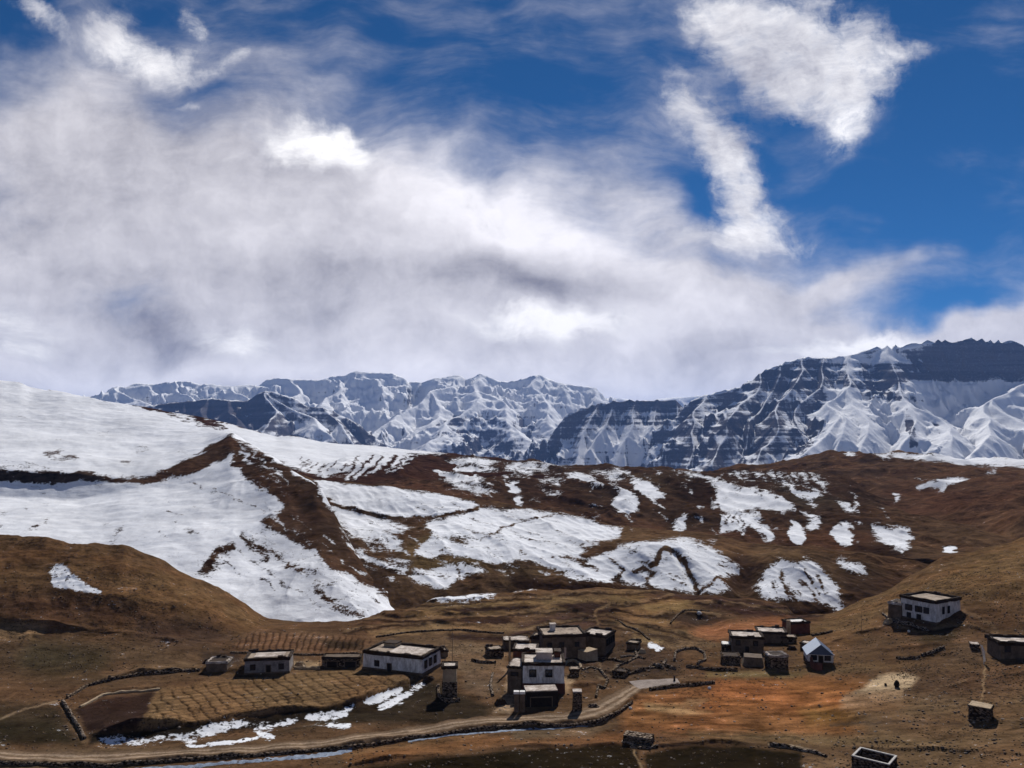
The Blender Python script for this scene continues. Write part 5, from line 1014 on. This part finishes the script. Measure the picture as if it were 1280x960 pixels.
house('dark_hut', 'small dark hut with pale roof rim right of the rounded earth store', 'hut', (962, 836), (986, 836), 15, 3.6, wall=STONE, roof=BRUSH, edge=(0.3, 0.1, 0.5), edge_mat=ROOFL, taper=0.05)
house('stone_shed', 'very low stone shed right of the rear mud house', 'shed', (976, 804), (996, 804), 7, 3, wall=STONE, roof=ROOF, edge=(0.2, 0.1, 0.3))
house('red_brown_hut', 'red-brown hut with snow on its roof at the foot of the slope', 'hut', (989, 793), (1013, 791), 13, 4.2, wall=REDM, roof=CLOTH, edge=(0.35, 0.15, 0.5), lumps=3)
tag(mesh_of('pillar', [(-.45, .45, -.4, .4, -.6, 3.9)], TANM, None, jit=.04, cuts=2), 'pale mud pillar standing at the left of the red-brown hut', 'pillar').location = at(985.5, 794)
hl = house('hillside_house', 'large two-storey whitewashed house alone on the right hillside', 'house', None, (1170, 781), 26, 10.5, phi=60, W=9.4, wall=WHITE, roof=ROOF, edge=(0.6, 0.25, 0.6), lumps=8, plinth=(0.45, MUD), dz=0.1,
      wins=[('F', 1.6, 2.3, 1.5, 1.2), ('F', 4.2, 2.3, 1.5, 1.2), ('F', 6.4, 2.3, 1.1, 1.2), ('R', 2.8, 2.3, .5, 1.5), ('R', 5.0, 2.3, .5, 1.5), ('F', 2.0, .5, .8, 1.0), ('F', 4.6, .5, .8, 1.0)], patch=(-3, 3.5, -4, 1, ROOF))
house('hillside_annex', 'low dark annex with pale roof rim left of the hillside house', 'annex', None, (1126, 773), 17, 5, phi=50, W=3.2, wall=MUD, roof=BRUSH, edge=(0.35, 0.15, 0.4), edge_mat=ROOFL, lumps=4)
house('edge_house', 'mud house with pale roof cut by the right edge of the picture', 'house', None, (1300, 822), 15, 6, phi=8, W=7.5, wall=MUD, roof=ROOFL, edge=(0.6, 0.4, 0.5), lumps=4, wins=[('F', 5.5, 1.2, 1.3, 1.6), ('F', 1.0, 1.0, .8, 1.2)])
house('stone_store', 'black stone store with tan flat roof on the right hillside', 'store', (1210, 901), (1238, 902), 19, 2.8, wall=STONE, roof=TANM, edge=(0.12, 0.1, 0.35), edge_mat=STONE, taper=0.04)
house('stone_shelter', 'low dark stone shelter with pale sill by the bottom fields', 'shelter', (777, 928), (816, 932), 8, 2.4, wall=STONE, roof=STONEL, edge=(0, .1, .3), taper=0.1, plinth=(0.12, STONEL))

house('ruined_shed', 'small roofless stone ruin at the foot of the winding wall', 'ruin', (765, 846), (782, 847), 6, 3, wall=STONE, roof=BRUSH, edge=(0.3, 0.05, 0.45), edge_mat=STONE)
house('goat_shed', 'low mud shed right of the corner house', 'shed', (783, 812), (797, 813), 8, 3, wall=MUD, roof=ROOF, edge=(0.25, 0.12, 0.4), lumps=2)
house('tool_shed', 'small stone shed between the central white house and the tan hut', 'shed', (712, 846), (724, 846), 8, 2.6, wall=STONE, roof=ROOF, edge=(0.2, 0.1, 0.35))
house('stable', 'low dark stable left of the reddish mud house', 'stable', (612, 822), (630, 821), 9, 3.4, wall=STONE, roof=ROOF, edge=(0.25, 0.12, 0.4), lumps=2)
house('grain_store', 'narrow mud store with pale roof at the far end of the right cluster', 'store', (1000, 812), (1010, 812), 8, 2.6, wall=MUD, roof=ROOFL, edge=(0.2, 0.1, 0.35))
house('fodder_shed', 'low shed tucked behind the white farmhouse roof', 'shed', (548, 822), (560, 821), 7, 3, wall=MUD, roof=ROOF, edge=(0.25, 0.12, 0.4), lumps=2)
house('slope_shed', 'tiny stone shed on the slope left of the house at the right edge', 'shed', (1213, 812), (1224, 813), 6, 2.4, wall=STONE, roof=ROOFL, edge=(0.15, 0.08, 0.3))
def heap(name, label, px, py, w, d, h, mat, cat):
    p = at(px, py); rr = random.Random(int(px * 3)); bm = bmesh.new()
    vs = add_box(bm, -w / 2, w / 2, -d / 2, d / 2, -.3, h, cuts=4)
    for v in bm.verts:
        k = max(0, v.co.z) / h; v.co.x *= 1 - .45 * k; v.co.y *= 1 - .45 * k
        v.co += Vector((rr.uniform(-.09, .09), rr.uniform(-.09, .09), rr.uniform(-.12, .12)))
    me = bpy.data.meshes.new(name); bm.to_mesh(me); bm.free(); o = tag(link(name, me, mat), label, cat); o.location = p; o.rotation_euler.z = rr.uniform(-.5, .5)
for a_ in [('woodpile', 'dark woodpile left of the central village house beside the sandy path', 626, 880, 2.2, 1.2, .9, BRUSH, 'woodpile'), ('woodpile', 'dark woodpile in front of the white farmhouse corner', 536, 850, 2.4, 1.2, .8, BRUSH, 'woodpile'),
           ('haystack', 'tan fodder heap right of the grey farmhouse', 375, 833, 2.4, 1.5, 1.0, TANM, 'haystack'), ('haystack', 'small tan fodder heap beside the goat shed', 803, 816, 1.8, 1.3, .9, TANM, 'haystack'),
           ('woodpile', 'dark woodpile below the rear mud house on the right', 990, 812, 2.4, 1.2, .8, BRUSH, 'woodpile'), ('rubble_heap', 'grey rubble heap between village and round enclosure', 822, 834, 3.0, 1.6, .8, STONEL, 'heap'),
           ('rubble_heap', 'brown rubble heap at the back wall of the tall mud house', 745, 800, 3.0, 1.6, .9, STONE, 'heap'), ('woodpile', 'long dark woodpile behind the small mud shed at the field end', 262, 829, 3.0, 1.0, .9, BRUSH, 'woodpile'),
           ('rubble_heap', 'pale rubble heap right of the squat stone tower', 742, 884, 2.2, 1.3, .6, STONEL, 'heap'), ('haystack', 'tan fodder heap at the foot of the hillside house', 1112, 778, 2.6, 1.6, 1.0, TANM, 'haystack')]: heap(*a_)
# the blue gabled house
pa, pb = at(1016, 829), at(1048, 829); W_, D_, H_ = (pb - pa).length, 6.2, 2.0
g = thing('blue_roofed_house', 'small white house with dark blue gable and metal roof, pale on its sunlit left slope', 'house', ((pa.x + pb.x) / 2 - .4, (pa.y + pb.y) / 2 + D_ / 2, min(pa.z, pb.z)), -2)
g.rotation_euler.z = -R(10) * -1 if False else -R(12)
mesh_of('wall', [(-W_ / 2, W_ / 2, -D_ / 2, D_ / 2, -1.2, H_)], WHITE, g, jit=.01, cuts=2)
mesh_of('plinth', [(-W_ / 2 - .05, W_ / 2 + .05, -D_ / 2 - .05, D_ / 2 + .05, -1.3, .45)], STONE, g)
window(g, 'F', W_, D_, .7, .95, 1.0, .8); window(g, 'F', W_, D_, W_ - 1.7, .95, 1.0, .8); door(g, 'F', W_, D_, W_ / 2 - .35, .8, 1.75)
def poly_obj(name, V, Fc, mat, parent):
    me = bpy.data.meshes.new(name); me.from_pydata(V, [], Fc); me.update(); return link(name, me, mat, parent)
RH = 2.3; a = W_ / 2 + .3; b_ = D_ / 2 + .25
poly_obj('gable', [(-W_ / 2, -D_ / 2 - .03, H_ + .01), (W_ / 2, -D_ / 2 - .03, H_ + .01), (0, -D_ / 2 - .03, H_ + RH - .1), (-W_ / 2, D_ / 2 + .03, H_ + .01), (W_ / 2, D_ / 2 + .03, H_ + .01), (0, D_ / 2 + .03, H_ + RH - .1)],
         [(0, 1, 2), (5, 4, 3), (0, 2, 5, 3), (1, 4, 5, 2), (0, 3, 4, 1)], BLUE, g)
def slope(sx, name, mat):
    t = .08; e = (sx * a, H_ - .12); k = (0, H_ + RH)
    V = [(e[0], -b_, e[1]), (k[0], -b_, k[1]), (k[0], b_, k[1]), (e[0], b_, e[1]), (e[0], -b_, e[1] - t), (k[0], -b_, k[1] - t), (k[0], b_, k[1] - t), (e[0], b_, e[1] - t)]
    o = poly_obj('roof_slope', V, [(0, 1, 2, 3), (7, 6, 5, 4), (0, 4, 5, 1), (3, 2, 6, 7), (0, 3, 7, 4)], mat, g); return o
slope(-1, 'l', LIT_SHEET); slope(1, 'r', BLUE)  # one roof: left slope coloured as sunlit, right slope as unlit
stone_wall('yard_wall', 'red-brown mud yard wall at the corner of the blue gabled house', [(1013, 826), (1014, 832), (1019, 838), (1028, 838)], 1.5, .5, REDM)

# the open concrete tank
p = at(1093, 957); t = thing('water_tank', 'open square concrete tank with dark inside at the bottom right', 'tank', p, 40)
TW = 5.2; TD = 4.2; hz = 1.5
mesh_of('rim', [(-TW / 2, TW / 2, -TD / 2, -TD / 2 + .3, hz - .15, hz), (-TW / 2, TW / 2, TD / 2 - .3, TD / 2, hz - .15, hz), (-TW / 2, -TW / 2 + .3, -TD / 2 + .304, TD / 2 - .304, hz - .15, hz), (TW / 2 - .3, TW / 2, -TD / 2 + .304, TD / 2 - .304, hz - .15, hz)], CONC, t)
e_ = .03
mesh_of('tank_wall', [(-TW / 2 + e_, TW / 2 - e_, -TD / 2 + e_, -TD / 2 + .27, -1.2, hz - .154), (-TW / 2 + e_, TW / 2 - e_, TD / 2 - .27, TD / 2 - e_, -1.2, hz - .154), (-TW / 2 + e_, -TW / 2 + .27, -TD / 2 + .274, TD / 2 - .274, -1.2, hz - .154), (TW / 2 - .27, TW / 2 - e_, -TD / 2 + .274, TD / 2 - .274, -1.2, hz - .154)], STONE, t, jit=.01)
mesh_of('tank_floor', [(-TW / 2 + .28, TW / 2 - .28, -TD / 2 + .28, TD / 2 - .28, -.4, -.1)], DARK, t)

# ============================================================ walls, poles, small things
SW = [('rubble field wall curving along the top of the left field', [(84, 873), (110, 857), (170, 844), (250, 838.5)], .7, STONE), ('tumbled earth wall at the left end of the dark field', [(78, 877), (86, 890), (97, 908), (106, 924)], .7, STONEL),
      ('low pale wall inside the left field above the dark plot', [(100, 884), (130, 868), (200, 861.5)], .35, TANM), ('curved pale pen wall beside the tall mud house', [(705, 834), (708, 828), (716, 826), (724, 830), (727, 836), (716, 838)], .7, TANM),
      ('round stone enclosure in front of the orange field, open to the left', [(843, 826), (844, 817), (855, 812), (870, 811), (880, 817), (882, 826), (872, 831)], .8, STONEL), ('long straight dark wall below the round enclosure', [(858, 834), (880, 837), (922, 839)], .8, STONE),
      ('thin stone wall winding down from the corner house', [(797, 800), (794, 812), (797, 822), (786, 828), (772, 832), (768, 842)], .6, STONEL), ('short rubble wall above the pale hard standing', [(832, 827), (828, 832), (845, 837)], .7, STONEL),
      ('zigzag stone wall between tower and village paths', [(745, 872), (748, 856), (755, 862), (760, 850)], .6, STONE), ('curved terrace wall below the hillside house', [(1103, 768), (1112, 775), (1130, 780), (1150, 785), (1160, 790)], .7, STONEL),
      ('rubble heap wall on the slope below the hillside house', [(1152, 820), (1165, 816), (1180, 810)], .8, STONEL), ('short dark wall with pale stones left of that rubble heap wall', [(1120, 823), (1135, 824), (1150, 822)], .6, STONE),
      ('pale stone edging of the dark bottom field on the right', [(962, 930), (990, 934), (1012, 938), (1033, 946)], .35, STONEL), ('low sill wall in front of the stone shelter', [(788, 934), (805, 936), (822, 933)], .4, STONEL),
      ('dark boundary wall right of the tan hut', [(752, 824), (765, 824), (785, 829)], .6, STONE), ('pale mud wall between grey farmhouse and dark byre', [(368, 836), (385, 836.5), (400, 836)], .8, TANM),
      ('dark rubble bank left of the small mud shed', [(190, 842), (220, 839), (250, 838)], .5, STONE), ('stone wall behind the red-brown hut', [(1015, 795), (1028, 793), (1040, 790)], .7, STONE), ('low dark wall left of the village on the mound', [(590, 826), (602, 829), (620, 829)], .8, STONE),
      ('dark yard wall around the foot of the narrow tan hut', [(548, 858), (548, 872), (556, 878), (575, 877)], .9, STONE)]
SW += [('looping terrace wall below the tan hut', [(728, 838), (740, 834), (752, 838), (758, 848)], .5, STONEL), ('thin wall running back from the small stone ruin', [(782, 845), (796, 838), (812, 836), (826, 833)], .5, STONE),
       ('low wall across the yard in front of the goat shed', [(776, 822), (790, 820), (806, 824)], .5, STONEL), ('field wall climbing behind the village toward the fields', [(812, 800), (800, 790), (784, 784), (770, 776)], .5, STONE),
       ('field wall curving round the dark hollow', [(838, 780), (848, 768), (866, 763), (886, 764)], .5, STONE), ('low bank wall between the two upper terraces', [(470, 797), (520, 790), (580, 788), (630, 792)], .5, STONE),
       ('pale wall beside the sandy path', [(616, 842), (613, 856), (616, 870)], .5, STONEL), ('stone wall at the lower edge of the furrowed upper field', [(288, 816), (340, 818), (400, 819), (448, 817)], .45, STONE)]
for lab, pts, h, m in SW: stone_wall('stone_wall', lab, pts, h * .72, .5, m, group='dry stone walls around the village')
pole('pole', 'thin pole standing left of two behind the tan hut', 556, 833, 33, .06, group='thin poles')
pole('pole', 'taller thin pole standing right of two behind the tan hut', 565.5, 836, 53, .07, group='thin poles')
pole('flag_pole', 'tall flag pole with narrow tan cloth left of the central house', 636, 838, 44, .08, flag=(.35, .2, .95, TANM))
pole('prayer_flag', 'bent white prayer flag beside the house at the right edge', 1230, 830, 24, .08, CLOTH, 'flag', lean=(-.18, 0), flag=(.30, .12, .98, CLOTH))
pole('flag_pole', 'short pole with red and white cloth at the back of the central house', 705, 838, 30, .08, flag=(.4, .5, .95, PINK))
pole('pole', 'thin pole on the ridge left of the hillside house', 1077, 790, 26, .05, group='thin poles')
pole('pole', 'thin pole on the slope above the red-brown hut', 985, 786, 30, .05, group='thin poles')
pole('pole', 'thin dark pole left of the dark byre', 399, 836, 24, .05, group='thin poles')
pole('post', 'short black post at the end of the pale hard standing', 843, 852, 7, .28, DARK, 'post')
def blob_rock(name, label, px, py, s, mat, cat='rock'):
    bm = bmesh.new(); bmesh.ops.create_icosphere(bm, subdivisions=2, radius=1); rr = random.Random(int(px))
    for v in bm.verts: v.co = Vector((v.co.x * s[0], v.co.y * s[1], v.co.z * s[2])) * (1 + rr.uniform(-.18, .18))
    me = bpy.data.meshes.new(name); bm.to_mesh(me); bm.free(); o = tag(link(name, me, mat), label, cat); o.location = at(px, py) + Vector((0, 0, s[2] * .6)); return o
blob_rock('boulder', 'black boulder on the pale bare patch', 1121, 859, (.5, .5, .85), DARK)
blob_rock('boulder', 'small black stone left of the black boulder on the bare patch', 1107, 857, (.25, .25, .3), DARK)
blob_rock('boulder', 'white stone on the slope below the hillside house', 1136, 790, (.3, .3, .35), CLOTH)
blob_rock('boulder', 'pale upright stone left of the white stone below the hillside house', 1122, 785, (.25, .25, .5), STONEL)
blob_rock('boulder', 'white stone in the dark hollow behind the village', 874, 768, (.7, .6, .6), CLOTH)
blob_rock('boulder', 'small white stone beside the end of the hard standing', 887, 861, (.35, .35, .3), CLOTH)
blob_rock('boulder', 'white stone lying at the bend of the road wall', 788, 886, (.3, .3, .25), CLOTH)

# ============================================================ uncountable stones and dry shrubs
CMIN = GPY[:int(GPY.shape[0] * .93)].min(0)
def scatter(name, n, seed, sel, smin, smax, mat, flat=.6, nsc=(30, 12, 8)):
    rr = np.random.RandomState(seed); P = []
    N = n * 8; pxs = rr.uniform(-120, 1400, N); pys = rr.uniform(668, 975, N); rnd = rr.rand(N)
    nz = np.clip(.5 + 1.6 * perlin(pxs / nsc[0], pys / nsc[1], nsc[2]), 0, 1)
    for px, py, r_, z_ in zip(pxs, pys, rnd, nz):
        if len(P) >= n: break
        w = sel(px, py) * z_
        if w <= 0 or r_ > w: continue
        if py < CMIN[int((px - GX[0]) / (GX[1] - GX[0]))]: continue
        P.append(at(px, py))
    bm = bmesh.new(); bmesh.ops.create_icosphere(bm, subdivisions=1, radius=1); V0 = np.array([v.co for v in bm.verts]); F0 = np.array([[v.index for v in f.verts] for f in bm.faces]); bm.free()
    k = len(P); m = len(V0)
    s = rr.uniform(0, 1, k) ** 2.5 * (smax - smin) + smin
    V = np.repeat(V0[None], k, 0) * (1 + rr.uniform(-.35, .35, (k, m, 1))) * s[:, None, None] * np.array([1, 1, flat])
    V += np.array([[p.x, p.y, p.z] for p in P])[:, None, :] + np.array([0, 0, .15]) * s[:, None, None]
    Fc = (F0[None] + np.arange(k)[:, None, None] * m).reshape(-1, 3)
    me = bpy.data.meshes.new(name); me.vertices.add(k * m); me.vertices.foreach_set('co', V.reshape(-1).astype(np.float32))
    me.loops.add(Fc.size); me.loops.foreach_set('vertex_index', Fc.reshape(-1).astype(np.int32)); me.polygons.add(len(Fc)); me.polygons.foreach_set('loop_start', np.arange(0, Fc.size, 3, dtype=np.int32)); me.update(calc_edges=True)
    o = link(name, me, mat); o['kind'] = 'stuff'; return o
def onroad(px, py):
    e = np.interp(px, [a[0] for a in ROAD_EDGE], [a[1] for a in ROAD_EDGE]); return px < 830 and e - 18 < py < e + 1
def sel_stone(px, py):
    if onroad(px, py): return 0
    v = .25 + .75 * (690 < px < 1000 and 800 < py < 850) + .3 * (px > 1050) + .4 * (70 < px < 110)
    if 100 < px < 520 and 845 < py < 900: v = .03
    return v
def sel_shrub(px, py):
    if onroad(px, py): return 0
    v = .12
    if px > 1040: v = .9 if py < 850 else .45
    if px < 340 and py < 840: v = .6
    if 690 < px < 860 and 800 < py < 850: v = .5
    if (800 < px < 1130 and 850 < py < 920) or (100 < px < 520 and 840 < py < 920): v = .04
    return v
scatter('gravel', 3500, 3, sel_stone, .06, .32, PEB)
scatter('gravel', 1100, 5, sel_stone, .05, .26, PEBL)
scatter('shrubs', 13000, 4, sel_shrub, .06, .22, SHRUB, flat=.6, nsc=(40, 14, 18))

# ============================================================ air
def haze(density):
    bm = bmesh.new(); bmesh.ops.create_cube(bm, size=1)
    for v in bm.verts:
        v.co.x *= 82000; v.co.y *= 82000; v.co.z = -424 if v.co.z < 0 else 1400
    me = bpy.data.meshes.new('haze'); bm.to_mesh(me); bm.free()
    o = bpy.data.objects.new('haze', me); COL.objects.link(o); o['kind'] = 'stuff'
    m = bpy.data.materials.new('air'); m.use_nodes = True; nt = m.node_tree; nt.nodes.clear()
    v = nt.nodes.new('ShaderNodeVolumePrincipled'); v.inputs['Density'].default_value = density; v.inputs['Color'].default_value = (0.24, 0.44, 1.0, 1)
    v.inputs['Anisotropy'].default_value = 0.2
    out = nt.nodes.new('ShaderNodeOutputMaterial'); nt.links.new(v.outputs[0], out.inputs['Volume'])
    me.materials.append(m)
haze(2.6e-5)
